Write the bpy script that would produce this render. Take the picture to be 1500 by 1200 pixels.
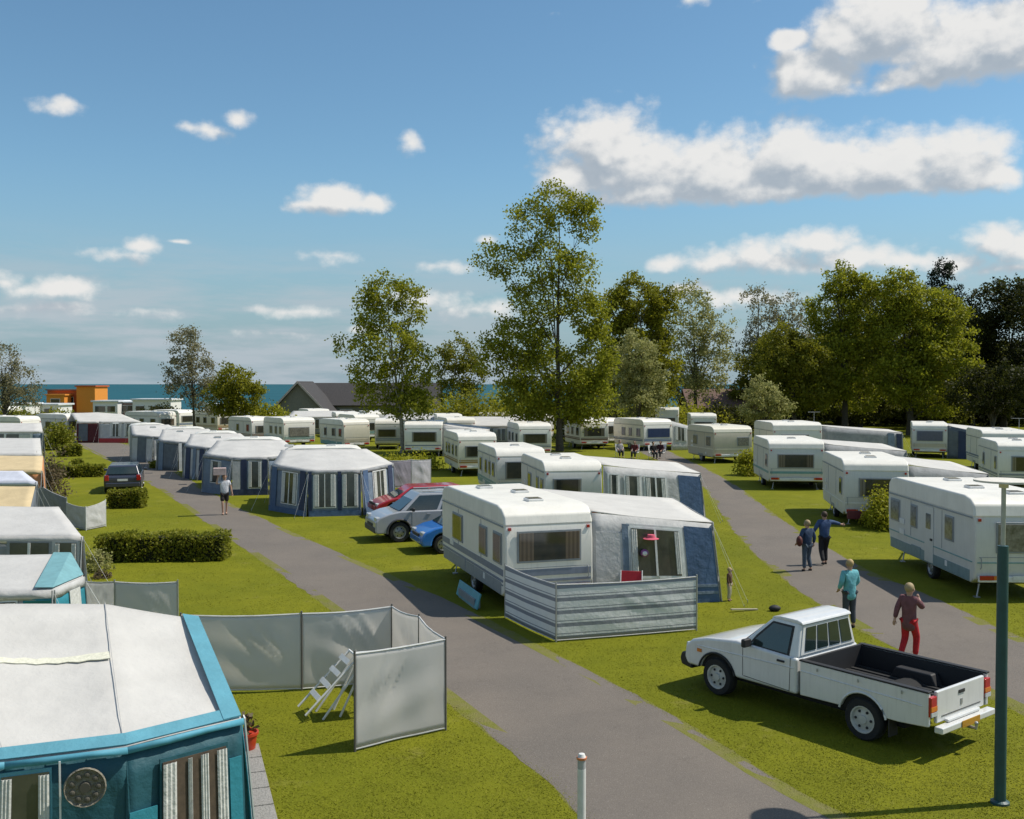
import bpy, bmesh, math, random
import numpy as np
from mathutils import Vector, Matrix
random.seed(7); rng = np.random.default_rng(11)
for o in list(bpy.data.objects): bpy.data.objects.remove(o, do_unlink=True)
scene = bpy.context.scene
C = scene.collection
R = math.radians
FPX, CAMH, HOR, CX = 1490.0, 5.6, 562.0, 750.0   # focal length in photograph pixels, eye height, horizon row, centre column

# ---------------- camera ----------------
cd = bpy.data.cameras.new('camera'); cam = bpy.data.objects.new('camera', cd); C.objects.link(cam)
cd.sensor_width = 36; cd.lens = 36 * FPX / 1500; cd.clip_end = 20000; cd.clip_start = 0.1
cam.location = (0, 0, CAMH); cam.rotation_euler = (R(90) - math.atan(38 / FPX), 0, 0)
scene.camera = cam
scene.view_settings.view_transform = 'Standard'; scene.view_settings.look = 'None'
scene.view_settings.gamma = 1; scene.view_settings.use_curve_mapping = False
scene.view_settings.exposure = -0.02

scene.cycles.max_bounces = 6; scene.cycles.diffuse_bounces = 3; scene.cycles.glossy_bounces = 3; scene.cycles.transmission_bounces = 4

# ---------------- sun and sky ----------------
SUN_AZ, SUN_EL = R(80), R(54)          # azimuth from +Y towards +X
sdir = Vector((math.sin(SUN_AZ) * math.cos(SUN_EL), math.cos(SUN_AZ) * math.cos(SUN_EL), math.sin(SUN_EL)))
sl = bpy.data.lights.new('sun', 'SUN'); sl.energy = 4.9; sl.angle = R(0.53); sl.color = (1.0, .94, .84)
so = bpy.data.objects.new('sun', sl); C.objects.link(so); so.location = (60, 10, 80)
so.rotation_euler = sdir.to_track_quat('Z', 'Y').to_euler()
world = bpy.data.worlds.new('World'); scene.world = world; world.use_nodes = True
WN = world.node_tree; WN.nodes.clear()

class NG:
    """small helper to write node maths"""
    def __init__(s, tree, flat=False): s.flat = flat; s.t = tree; s.n = tree.nodes; s.l = tree.links
    def put(s, sock, v):
        if v is None: return
        if hasattr(v, 'is_output'): s.l.new(v, sock)
        else: sock.default_value = v
    def m(s, op, a, b=None, c=None, clamp=False):
        n = s.n.new('ShaderNodeMath'); n.operation = op; n.use_clamp = clamp
        for i, v in enumerate((a, b, c)): s.put(n.inputs[i], v)
        return n.outputs[0]
    def vm(s, op, a, b=None, out=0):
        n = s.n.new('ShaderNodeVectorMath'); n.operation = op
        s.put(n.inputs[0], a); s.put(n.inputs[1], b)
        return n.outputs[out]
    def comb(s, x, y, z):
        n = s.n.new('ShaderNodeCombineXYZ')
        for i, v in enumerate((x, y, z)): s.put(n.inputs[i], v)
        return n.outputs[0]
    def noise(s, vec, scale, detail=5, rough=.55, dist=0, out=0):
        n = s.n.new('ShaderNodeTexNoise'); n.noise_dimensions = '2D' if s.flat else '3D'; s.put(n.inputs['Vector'], vec)
        n.inputs['Scale'].default_value = scale; n.inputs['Detail'].default_value = detail
        n.inputs['Roughness'].default_value = rough; n.inputs['Distortion'].default_value = dist
        return n.outputs[out]
    def rng(s, v, a, b, c=0., d=1., smooth=False):
        n = s.n.new('ShaderNodeMapRange'); n.interpolation_type = 'SMOOTHSTEP' if smooth else 'LINEAR'
        s.put(n.inputs[0], v)
        for i, x in enumerate((a, b, c, d)): n.inputs[i + 1].default_value = x
        return n.outputs[0]
    def mix(s, f, a, b, blend='MIX'):
        n = s.n.new('ShaderNodeMix'); n.data_type = 'RGBA'; n.blend_type = blend
        s.put(n.inputs[0], f)
        for k, v in ((6, a), (7, b)):
            if isinstance(v, tuple) and len(v) == 3: v = (*v, 1)
            s.put(n.inputs[k], v)
        return n.outputs[2]

def px_dir(px, py):
    az = math.atan((px - CX) / FPX); el = math.atan((HOR - py) / FPX * math.cos(az)); return az, el
# cumulus: (base row, [(cx, cy, rx, ry) ...]) measured off the photograph, held as directions in the sky
clouds = [
 (306, 9, [(885,226,90,66),(838,258,50,44),(935,245,90,52),(1050,258,110,58),(1150,240,80,62),(1215,256,105,58),(1300,248,90,54),(1395,240,72,54),(1462,264,34,20),(1100,288,150,26),(960,288,110,26)]),
 (138, 9, [(1285,45,100,58),(1400,80,120,56),(1490,60,110,70),(1230,60,50,36),(1195,112,66,40),(1150,115,20,38),(1345,116,66,34),(1425,124,28,20),(1155,62,30,16)]),
 (410, .55, [(1120,382,140,38),(1200,362,85,30),(1060,388,90,28),(1260,382,110,32),(975,390,36,16),(1330,384,60,20)]),
 (412, .5, [(1460,352,60,36),(1500,362,60,44),(1400,385,60,22),(1480,398,90,24)]),
 (321, .8, [(497,298,78,32),(455,304,36,16),(548,300,36,22)]),
 (212, .30, [(308,198,52,18),(352,178,30,16),(272,192,24,14)]),
 (178, .30, [(97,162,42,18)]), (232, .30, [(603,210,22,20)]), (394, .38, [(482,381,56,14)]),
 (392, .42, [(175,376,52,18),(213,362,40,16),(262,356,30,6)]),
 (446, .42, [(100,420,60,22),(45,428,70,22),(10,412,34,20)]), (408, .36, [(655,395,44,14),(712,352,22,10)]),
 (474, .28, [(640,440,80,24),(700,456,80,22)]), (474, .24, [(430,458,80,12),(385,455,36,10)]),
 (472, .28, [(215,460,50,12),(60,452,90,16)]), (500, .2, [(420,492,90,10),(540,486,60,12)]),
 (458, .34, [(1100,438,130,20),(1000,424,60,16)]), (18, .3, [(1015,6,30,14),(1108,26,12,20),(808,26,16,6)]),
]
gt = bpy.data.node_groups.new('cloud_density', 'ShaderNodeTree')
gt.interface.new_socket('P', in_out='INPUT', socket_type='NodeSocketVector')
gt.interface.new_socket('D', in_out='OUTPUT', socket_type='NodeSocketFloat')
g = NG(gt, True); gi = gt.nodes.new('NodeGroupInput'); go = gt.nodes.new('NodeGroupOutput')
P0 = gi.outputs[0]
warp = g.vm('SUBTRACT', g.noise(P0, 9, 4, .6, 0, 1), (.5, .5, .5))
wm = gt.nodes.new('ShaderNodeVectorMath'); wm.operation = 'SCALE'; gt.links.new(warp, wm.inputs[0]); wm.inputs[3].default_value = .012
P1 = g.vm('ADD', P0, wm.outputs[0])
sp = gt.nodes.new('ShaderNodeSeparateXYZ'); gt.links.new(P1, sp.inputs[0])
dens = None
for base, cap, ells in clouds:
    d = None
    for (cx, cy, rx, ry) in ells:
        az, el = px_dir(cx, cy)
        q = g.vm('SUBTRACT', P1, (az, el, 0)); q = g.vm('MULTIPLY', q, (FPX / rx, FPX / ry, 0))
        r = g.vm('LENGTH', q, None, 1)
        e = g.m('SUBTRACT', 1.0, r)
        d = e if d is None else g.m('SMOOTH_MAX', d, e, .12)
    vb = px_dir(ells[0][0], base)[1]
    cut = g.m('MULTIPLY', g.m('SUBTRACT', sp.outputs[1], vb), FPX / 24)
    d = g.m('SMOOTH_MIN', d, cut, .25)
    if cap > 5: d = g.m('ADD', d, .14)
    if cap < 5: d = g.m('SUBTRACT', g.m('MULTIPLY', d, .55+cap*.55), .17-cap*.12)
    dens = d if dens is None else g.m('MAXIMUM', dens, d)
# the sky beyond the frame goes on with the same scattered cumulus
spp = gt.nodes.new('ShaderNodeSeparateXYZ'); gt.links.new(P0, spp.inputs[0])
azabs = g.m('ABSOLUTE', spp.outputs[0])
outm = g.m('MAXIMUM', g.rng(azabs, .56, .68), g.rng(spp.outputs[1], .42, .52))
gen = g.m('MULTIPLY', g.m('SUBTRACT', g.noise(g.vm('MULTIPLY', P0, (1, 2.0, 1)), 4.5, 2, .5), .55), 3.5)
gen = g.m('ADD', g.m('MULTIPLY', g.m('SUBTRACT', outm, 1.0), 3.0), gen)
dens = g.m('MAXIMUM', dens, gen)
def vor(sc):
    n = gt.nodes.new('ShaderNodeTexVoronoi'); n.voronoi_dimensions = '2D'; n.feature = 'SMOOTH_F1'; n.inputs['Scale'].default_value = sc; n.inputs['Smoothness'].default_value = .35
    gt.links.new(g.vm('MULTIPLY', P1, (1, 1.35, 1)), n.inputs['Vector']); return n.outputs['Distance']
f1 = g.m('SUBTRACT', g.noise(g.vm('MULTIPLY', P0, (1, 1.3, 1)), 24, 8, .64), .5)
dens = g.m('ADD', dens, g.m('ADD', g.m('MULTIPLY', f1, .95), g.m('ADD', g.m('MULTIPLY', g.m('SUBTRACT', .62, vor(30)), .26), g.m('MULTIPLY', g.m('SUBTRACT', .42, vor(80)), .20))))
gt.links.new(dens, go.inputs[0])

w = NG(WN, True)
tc = WN.nodes.new('ShaderNodeTexCoord'); sx = WN.nodes.new('ShaderNodeSeparateXYZ'); WN.links.new(tc.outputs['Generated'], sx.inputs[0])
AZ = w.m('ARCTAN2', sx.outputs[0], sx.outputs[1]); EL = w.m('ARCSINE', sx.outputs[2])
PP = w.comb(AZ, EL, 0)
def dgrp(v):
    n = WN.nodes.new('ShaderNodeGroup'); n.node_tree = gt; WN.links.new(v, n.inputs[0]); return n.outputs[0]
d0 = dgrp(PP)
alpha = w.rng(d0, -.04, .62, 0, 1, True)
d2 = dgrp(w.vm('ADD', PP, (.010, .018, 0)))
lit = w.rng(w.m('SUBTRACT', d0, d2), -.42, .56, 0, 1, True)
thick = w.rng(d0, .25, 1.3, 0, 1, True)
lit2 = w.m('SUBTRACT', w.m('ADD', w.m('MULTIPLY', lit, 1.05), .10), w.m('MULTIPLY', thick, .20), None, True)
sky = WN.nodes.new('ShaderNodeTexSky'); sky.sky_type = 'NISHITA'; sky.sun_disc = False
sky.sun_elevation = SUN_EL; sky.sun_rotation = SUN_AZ; sky.altitude = 0
sky.air_density = 1.0; sky.dust_density = .5; sky.ozone_density = 1.1
skyc = w.mix(1.0, sky.outputs[0], (.82, 1.08, 1.13), 'MULTIPLY')
skyc = w.mix(w.rng(EL, .22, -.02, 0, .9, True), skyc, (2.5, 3.5, 4.3))
# thin veil of far cloud low over the sea, streaked with the view
veil = w.noise(w.comb(w.m('MULTIPLY', AZ, 3.2), w.m('MULTIPLY', EL, 22.0), 0), 2.0, 7, .62)
left = w.rng(AZ, .15, -.25, .45, 1.0, True)
veil = w.m('MULTIPLY', w.rng(veil, .36, .62), w.m('MULTIPLY', left, w.rng(EL, .155, .05, 0, 1, True)))
veil = w.m('MULTIPLY', veil, .72)
skyc = w.mix(veil, skyc, (4.6, 5.1, 5.6))
ccol = w.mix(lit2, (3.7, 4.25, 4.85), (7.9, 7.8, 7.6))
fin = w.mix(w.m('MULTIPLY', alpha, .96), skyc, ccol)
bg = WN.nodes.new('ShaderNodeBackground'); bg.inputs[1].default_value = .108; WN.links.new(fin, bg.inputs[0])
wo = WN.nodes.new('ShaderNodeOutputWorld'); WN.links.new(bg.outputs[0], wo.inputs[0])
world.cycles.sampling_method = 'MANUAL'; world.cycles.sample_map_resolution = 512

# ---------------- helpers ----------------
def gp(px, py, z=0.0):
    """the point at height z seen at that place of the photograph (camera pitch is tiny, so rows map linearly)"""
    Y = (CAMH - z) * FPX / (py - HOR); return Vector(((px - CX) / FPX * Y, Y, z))
def gx(px, Y): return (px - CX) / FPX * Y

MATS = {}
def mat(name, col=(.5,.5,.5), rough=.5, kind='plain', var=.08, scale=6., bump=0., bscale=40., metal=0., spec=.5, col2=None, coat=0., trans=0.):
    if name in MATS: return MATS[name]
    m = bpy.data.materials.new(name); m.use_nodes = True; t = m.node_tree; n = NG(t)
    b = t.nodes['Principled BSDF']; tcx = t.nodes.new('ShaderNodeTexCoord'); ov = tcx.outputs['Object']
    f = n.noise(ov, scale, 6, .6)
    c2 = col2 or tuple(max(0, c * (1 - 3 * var)) for c in col)
    cc = n.mix(n.rng(f, .3, .72), col, c2)
    if kind == 'dirty':
        s = t.nodes.new('ShaderNodeSeparateXYZ'); t.links.new(ov, s.inputs[0])
        streak = n.noise(n.comb(n.m('MULTIPLY', s.outputs[0], 6.), n.m('MULTIPLY', s.outputs[1], 6.), n.m('MULTIPLY', s.outputs[2], .5)), 3., 6, .65)
        dirt = n.m('MULTIPLY', n.rng(streak, .5, .78), .35)
        cc = n.mix(dirt, cc, tuple(c * .55 + .03 for c in col))
    if kind == 'stripes':                      # printed cloth: pale field with bands of grey, by height
        s = t.nodes.new('ShaderNodeSeparateXYZ'); t.links.new(ov, s.inputs[0])
        z = n.m('FRACT', n.m('MULTIPLY', s.outputs[2], 3.6))
        bnd = n.m('LESS_THAN', n.m('ABSOLUTE', n.m('SUBTRACT', z, .30)), .15)
        bnd2 = n.m('LESS_THAN', n.m('ABSOLUTE', n.m('SUBTRACT', z, .62)), .035)
        cc = n.mix(n.m('MAXIMUM', bnd, bnd2), cc, (.27, .28, .31))
    t.links.new(cc, b.inputs['Base Color'])
    b.inputs['Roughness'].default_value = rough; b.inputs['Metallic'].default_value = metal
    b.inputs['Specular IOR Level'].default_value = spec; b.inputs['Coat Weight'].default_value = coat
    if trans:                                   # thin cloth lets some light through
        tr = t.nodes.new('ShaderNodeBsdfTranslucent'); t.links.new(cc, tr.inputs[0])
        mx = t.nodes.new('ShaderNodeMixShader'); mx.inputs[0].default_value = trans
        t.links.new(b.outputs[0], mx.inputs[1]); t.links.new(tr.outputs[0], mx.inputs[2])
        t.links.new(mx.outputs[0], t.nodes['Material Output'].inputs[0])
    if bump:
        bn = t.nodes.new('ShaderNodeBump'); bn.inputs['Strength'].default_value = bump; bn.inputs['Distance'].default_value = .05
        t.links.new(n.noise(ov, bscale, 4, .6), bn.inputs['Height']); t.links.new(bn.outputs[0], b.inputs['Normal'])
    MATS[name] = m; return m

class MB:
    def __init__(s): s.v = []; s.f = []
    def add(s, vs, fs):
        k = len(s.v); s.v += [tuple(v) for v in vs]; s.f += [tuple(i + k for i in f) for f in fs]; return s
    def box(s, c, sz, rot=None):
        hx, hy, hz = sz[0]/2, sz[1]/2, sz[2]/2
        vs = [Vector((x, y, z)) for z in (-hz, hz) for y in (-hy, hy) for x in (-hx, hx)]
        if rot is not None:
            M = Matrix.Rotation(rot, 3, 'Z') if isinstance(rot, (int, float)) else rot
            vs = [M @ v for v in vs]
        vs = [v + Vector(c) for v in vs]
        return s.add(vs, [(0,2,3,1),(4,5,7,6),(0,1,5,4),(2,6,7,3),(0,4,6,2),(1,3,7,5)])
    def hexa(s, lo, hi):       # 4 low points, 4 high points, both counter-clockwise from above
        return s.add(list(lo) + list(hi), [(3,2,1,0),(4,5,6,7),(0,1,5,4),(1,2,6,5),(2,3,7,6),(3,0,4,7)])
    def plate(s, pts, t):      # polygon with thickness, backing away from its normal
        P = [Vector(p) for p in pts]; n = Vector((0,0,0))
        for i in range(len(P)):
            a, b = P[i], P[(i+1) % len(P)]; n += a.cross(b)
        n.normalize(); k = len(P)
        Q = [p - n * t for p in P]
        return s.add(P + Q, [tuple(range(k)), tuple(range(2*k-1, k-1, -1))] + [(i, i+k, (i+1) % k + k, (i+1) % k) for i in range(k)])
    def tube(s, pts, r, n=8, close=False):
        P = [Vector(p) for p in pts]; rr = r if isinstance(r, (list, tuple)) else [r]*len(P); vs = []; fs = []
        for i, p in enumerate(P):
            d = (P[min(i+1, len(P)-1)] - P[max(i-1, 0)])
            d = d.normalized() if d.length > 1e-9 else Vector((0,0,1))
            a = d.cross(Vector((0,0,1)) if abs(d.z) < .9 else Vector((1,0,0))).normalized(); b = d.cross(a)
            for k in range(n):
                t = 2*math.pi*k/n; vs.append(p + (a*math.cos(t) + b*math.sin(t))*rr[i])
        for i in range(len(P)-1):
            for k in range(n):
                fs.append((i*n+k, i*n+(k+1) % n, (i+1)*n+(k+1) % n, (i+1)*n+k))
        fs.append(tuple(range(n-1, -1, -1))); fs.append(tuple((len(P)-1)*n+k for k in range(n)))
        return s.add(vs, fs)
    def ell(s, c, r, nu=12, nv=8, M=None):
        vs = []; fs = []
        for j in range(1, nv):
            ph = math.pi*j/nv
            for i in range(nu):
                th = 2*math.pi*i/nu; v = Vector((r[0]*math.sin(ph)*math.cos(th), r[1]*math.sin(ph)*math.sin(th), r[2]*math.cos(ph)))
                if M is not None: v = M @ v
                vs.append(v + Vector(c))
        for e in (1, -1):
            v = Vector((0, 0, r[2]*e)); v = M @ v if M is not None else v; vs.append(v + Vector(c))
        for j in range(nv-2):
            for i in range(nu): fs.append((j*nu+i, (j+1)*nu+i, (j+1)*nu+(i+1) % nu, j*nu+(i+1) % nu))
        T = len(vs)-2; B = len(vs)-1
        for i in range(nu): fs.append((T, i, (i+1) % nu)); fs.append((B, (nv-2)*nu+(i+1) % nu, (nv-2)*nu+i))
        return s.add(vs, fs)
    def lathe(s, prof, c, n=24, axis='z'):   # prof (radius, along)
        vs = []; fs = []
        for (r, h) in prof:
            for k in range(n):
                t = 2*math.pi*k/n; a, b = r*math.cos(t), r*math.sin(t)
                v = (a, b, h) if axis == 'z' else ((a, h, b) if axis == 'y' else (h, a, b))
                vs.append(Vector(v) + Vector(c))
        for i in range(len(prof)-1):
            for k in range(n): fs.append((i*n+k, i*n+(k+1) % n, (i+1)*n+(k+1) % n, (i+1)*n+k))
        fs.append(tuple(range(n-1, -1, -1))); fs.append(tuple((len(prof)-1)*n+k for k in range(n)))
        return s.add(vs, fs)
    def prism(s, poly, a0, a1, plane='yz'):  # extrude a 2-D outline along the third axis
        def m3(p, a): return (a, p[0], p[1]) if plane == 'yz' else ((p[0], a, p[1]) if plane == 'xz' else (p[0], p[1], a))
        k = len(poly)
        return s.add([m3(p, a0) for p in poly] + [m3(p, a1) for p in poly],
                     [tuple(range(k)), tuple(range(2*k-1, k-1, -1))] + [(i, i+k, (i+1) % k + k, (i+1) % k) for i in range(k)])
    def build(s, name, m, parent=None, bevel=0., smooth=False, world=False, seg=2, sub=0, solid=0.):
        me = bpy.data.meshes.new(name)
        vs = s.v
        if world and parent is not None:
            top = parent
            while top.parent is not None: top = top.parent
            Mi = (Matrix.Translation(top.location) @ top.rotation_euler.to_matrix().to_4x4()).inverted()
            vs = [tuple(Mi @ Vector(v)) for v in vs]
        me.from_pydata(vs, [], s.f); me.validate()
        bm = bmesh.new(); bm.from_mesh(me); bmesh.ops.recalc_face_normals(bm, faces=bm.faces); bm.to_mesh(me); bm.free()
        if m is not None: me.materials.append(m)
        if smooth or bevel:
            me.polygons.foreach_set('use_smooth', [True]*len(me.polygons)); me.set_sharp_from_angle(angle=R(40))
        o = bpy.data.objects.new(name, me); C.objects.link(o)
        if parent is not None: o.parent = parent
        if solid:
            q = o.modifiers.new('solid', 'SOLIDIFY'); q.thickness = solid; q.offset = 0
        if bevel:
            q = o.modifiers.new('bevel', 'BEVEL'); q.width = bevel; q.segments = seg; q.limit_method = 'ANGLE'; q.angle_limit = R(35); q.harden_normals = True
        if sub:
            q = o.modifiers.new('sub', 'SUBSURF'); q.levels = sub; q.render_levels = sub
        return o

def tag(o, label=None, cat=None, group=None, kind=None):
    if label: o['label'] = label
    if cat: o['category'] = cat
    if group: o['group'] = group
    if kind: o['kind'] = kind
    return o
def thing(name, label, cat, loc=(0,0,0), rz=0., group=None):
    o = bpy.data.objects.new(name, None); C.objects.link(o); o.location = loc; o.rotation_euler = (0, 0, rz); o.empty_display_size = .3
    return tag(o, label, cat, group)
def npmesh(name, V, F4=None, F3=None, m=None, parent=None):
    me = bpy.data.meshes.new(name); V = np.asarray(V, np.float32).reshape(-1, 3)
    me.vertices.add(len(V)); me.vertices.foreach_set('co', V.ravel())
    F = F4 if F4 is not None else F3; k = 4 if F4 is not None else 3; F = np.asarray(F, np.int32)
    me.loops.add(F.size); me.loops.foreach_set('vertex_index', F.ravel())
    me.polygons.add(len(F)); me.polygons.foreach_set('loop_start', np.arange(0, F.size, k, dtype=np.int32))
    me.update(calc_edges=True)
    if m: me.materials.append(m)
    o = bpy.data.objects.new(name, me); C.objects.link(o)
    if parent is not None: o.parent = parent
    return o

# ---------------- materials ----------------
white_gel = mat('caravan white', (.76,.73,.65), .35, 'dirty', .02, 2.5, spec=.5)
cream_gel = mat('caravan cream', (.70,.66,.54), .4, 'dirty', .03, 2.5)
grey_gel = mat('caravan grey', (.62,.61,.56), .4, 'dirty', .03, 2.5)
tan_gel = mat('caravan tan', (.52,.47,.36), .45, 'dirty', .04, 2.5)
roof_white = mat('caravan roof', (.78,.75,.67), .45, 'dirty', .05, 1.5)
trim_grey = mat('grey trim', (.28,.30,.31), .5)
trim_white = mat('white trim', (.78,.78,.75), .4)
trim_blue = mat('blue trim', (.13,.19,.30), .45)
trim_teal = mat('teal trim', (.18,.36,.36), .45)
glass = mat('smoked window', (.025,.028,.024), .08, var=.2, scale=3, spec=.8, col2=(.05,.045,.03))
curtain_glass = mat('curtained window', (.10,.095,.075), .12, var=.2, scale=9, spec=.7, col2=(.28,.26,.22))
def curtained(name, axis):
    m = mat(name, (.022,.024,.021), .08, var=.2, scale=3, spec=.8, col2=(.05,.045,.03)); t = m.node_tree; n = NG(t); b = t.nodes['Principled BSDF']
    old = b.inputs['Base Color'].links[0].from_socket; tcx = t.nodes.new('ShaderNodeTexCoord'); oi = t.nodes.new('ShaderNodeObjectInfo')
    s = t.nodes.new('ShaderNodeSeparateXYZ'); t.links.new(tcx.outputs['Generated'], s.inputs[0]); g_ = s.outputs[axis]
    edge = n.m('SUBTRACT', .5, n.m('ABSOLUTE', n.m('SUBTRACT', g_, .5)))
    wdt = n.m('ADD', .04, n.m('MULTIPLY', oi.outputs['Random'], .20))
    msk = n.m('LESS_THAN', edge, wdt)
    fold = n.rng(n.m('SINE', n.m('MULTIPLY', g_, 90.)), -1, 1, .55, 1.)  # no real folds here: their shade is painted as darker bands
    cc = n.mix(oi.outputs['Random'], (.30,.28,.23), (.16,.12,.08)); cc = n.mix(1.0, cc, n.comb(fold, fold, fold), 'MULTIPLY')
    t.links.new(n.mix(n.m('MULTIPLY', msk, .8), old, cc), b.inputs['Base Color']); return m
glass_x = curtained('curtained glass end', 0); glass_y = curtained('curtained glass side', 1)
car_glass = mat('car glass', (.02,.035,.035), .05, spec=.9)
tyre = mat('tyre rubber', (.02,.02,.02), .85, bump=.2)
alloy = mat('wheel metal', (.42,.43,.44), .35, metal=.7)
black_pl = mat('black plastic', (.02,.02,.022), .6)
dark_under = mat('underbody', (.012,.012,.012), .9)
red_lens = mat('red lens', (.45,.02,.015), .15, spec=.7)
orange_lens = mat('orange lens', (.7,.22,.03), .2)
clear_lens = mat('clear lens', (.55,.58,.6), .1, spec=.8)
steel = mat('galvanised steel', (.45,.46,.46), .4, metal=.6)
cloth_white = mat('pale awning roof', (.60,.585,.555), .75, var=.05, scale=1.6, bump=.35, bscale=5, trans=.12)
cloth_warm = mat('warm white awning roof', (.63,.61,.57), .75, var=.05, scale=1.4, bump=.35, bscale=4, trans=.12)
cloth_grey = mat('grey awning cloth', (.34,.35,.36), .8, var=.1, scale=3, bump=.4, bscale=6, trans=.12)
cloth_lgrey = mat('light grey awning cloth', (.60,.595,.58), .8, var=.07, scale=3, bump=.4, bscale=6, trans=.15)
cloth_dgrey = mat('dark grey awning cloth', (.13,.15,.17), .8, var=.1, scale=3, bump=.4, bscale=6)
cloth_blue = mat('blue awning cloth', (.085,.15,.27), .75, var=.1, scale=3, bump=.4, bscale=6, trans=.1)
cloth_navy = mat('navy awning cloth', (.03,.045,.10), .75, var=.1, scale=3, bump=.4, bscale=6)
cloth_slate = mat('slate blue awning cloth', (.20,.26,.34), .75, var=.1, scale=3, bump=.4, bscale=6, trans=.1)
cloth_cyan = mat('turquoise trim cloth', (.12,.36,.45), .65, var=.07, scale=3, bump=.3, bscale=8, trans=.1)
cloth_teal = mat('teal awning cloth', (.03,.25,.32), .65, var=.07, scale=3, bump=.3, bscale=8, trans=.1)
cloth_dteal = mat('dark teal awning cloth', (.012,.085,.11), .65, var=.07, scale=3, bump=.3, bscale=8)
cloth_green = mat('green awning cloth', (.02,.20,.16), .7, var=.1, scale=3)
cloth_tan = mat('tan awning roof', (.60,.47,.27), .8, var=.06, scale=2, bump=.3, bscale=5)
cloth_orange = mat('orange awning cloth', (.62,.27,.11), .8, var=.06, scale=2, bump=.3, bscale=5)
cloth_red = mat('red awning cloth', (.42,.04,.04), .8)
cloth_maroon = mat('maroon awning cloth', (.09,.012,.015), .8)
cloth_lilac = mat('pale blue awning roof', (.58,.60,.68), .8, var=.05)
cloth_stripe = mat('striped windbreak cloth', (.80,.80,.78), .75, 'stripes', .03, 3, bump=.3, bscale=7, trans=.12)
sheer = mat('net curtain', (.62,.62,.58), .9, var=.1, scale=14, bump=.3, bscale=20)
win_dark = mat('awning window foil', (.035,.04,.035), .12, spec=.7, var=.2, scale=2.2, col2=(.10,.10,.075))
win_brown = mat('brown curtain', (.10,.07,.045), .7, var=.15, scale=14)
# ---------------- ground, sea, roads ----------------
def ground_mat():
    m = bpy.data.materials.new('mown grass'); m.use_nodes = True; t = m.node_tree; n = NG(t); b = t.nodes['Principled BSDF']
    geo = t.nodes.new('ShaderNodeNewGeometry'); p = geo.outputs['Position']
    big = n.noise(p, .22, 4, .6); mid = n.noise(p, 1.3, 5, .65); fine = n.noise(p, 22, 5, .75)
    c = n.mix(n.rng(big, .35, .65), (.128,.142,.007), (.178,.180,.010))
    c = n.mix(n.m('MULTIPLY', n.rng(mid, .42, .72), .6), c, (.100,.112,.006))
    c = n.mix(n.m('MULTIPLY', n.rng(fine, .40, .75), .22), c, (.26,.26,.035))
    dry = n.noise(p, .8, 5, .7)
    c = n.mix(n.m('MULTIPLY', n.rng(dry, .60, .75), .4), c, (.30,.25,.10))
    t.links.new(c, b.inputs['Base Color']); b.inputs['Roughness'].default_value = .95; b.inputs['Specular IOR Level'].default_value = .1
    bn = t.nodes.new('ShaderNodeBump'); bn.inputs['Strength'].default_value = .5; bn.inputs['Distance'].default_value = .04
    t.links.new(n.noise(p, 30, 5, .8), bn.inputs['Height']); t.links.new(bn.outputs[0], b.inputs['Normal'])
    return m
GM = ground_mat()
xs = np.concatenate([[-700, -300], np.linspace(-120, 120, 81), [300, 700]]); ys = np.concatenate([[-60], np.linspace(-5, 215, 91), [222]])
gv = [(x, y, 0.0 if y < 221 else -6.0) for y in ys for x in xs]; nx = len(xs)
gf = [(j*nx+i, j*nx+i+1, (j+1)*nx+i+1, (j+1)*nx+i) for j in range(len(ys)-1) for i in range(nx-1)]
tag(npmesh('ground', gv, F4=gf, m=GM), kind='structure')
sea_m = bpy.data.materials.new('sea water'); sea_m.use_nodes = True
_t = sea_m.node_tree; _n = NG(_t); _b = _t.nodes['Principled BSDF']; _g = _t.nodes.new('ShaderNodeNewGeometry')
_p = _n.vm('MULTIPLY', _g.outputs['Position'], (.02, .05, 1))
_t.links.new(_n.mix(_n.rng(_n.noise(_p, .6, 5, .6), .4, .65), (.004,.065,.082), (.008,.09,.11)), _b.inputs['Base Color'])
_b.inputs['Roughness'].default_value = .55; _b.inputs['Specular IOR Level'].default_value = .18
_bn = _t.nodes.new('ShaderNodeBump'); _bn.inputs['Strength'].default_value = .6; _bn.inputs['Distance'].default_value = .4
_t.links.new(_n.noise(_g.outputs['Position'], .3, 4, .6), _bn.inputs['Height']); _t.links.new(_bn.outputs[0], _b.inputs['Normal'])
tag(MB().add([(-9000,150,-4),(9000,150,-4),(9000,14000,-4),(-9000,14000,-4)], [(0,1,2,3)]).build('sea', sea_m), kind='structure')

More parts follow.
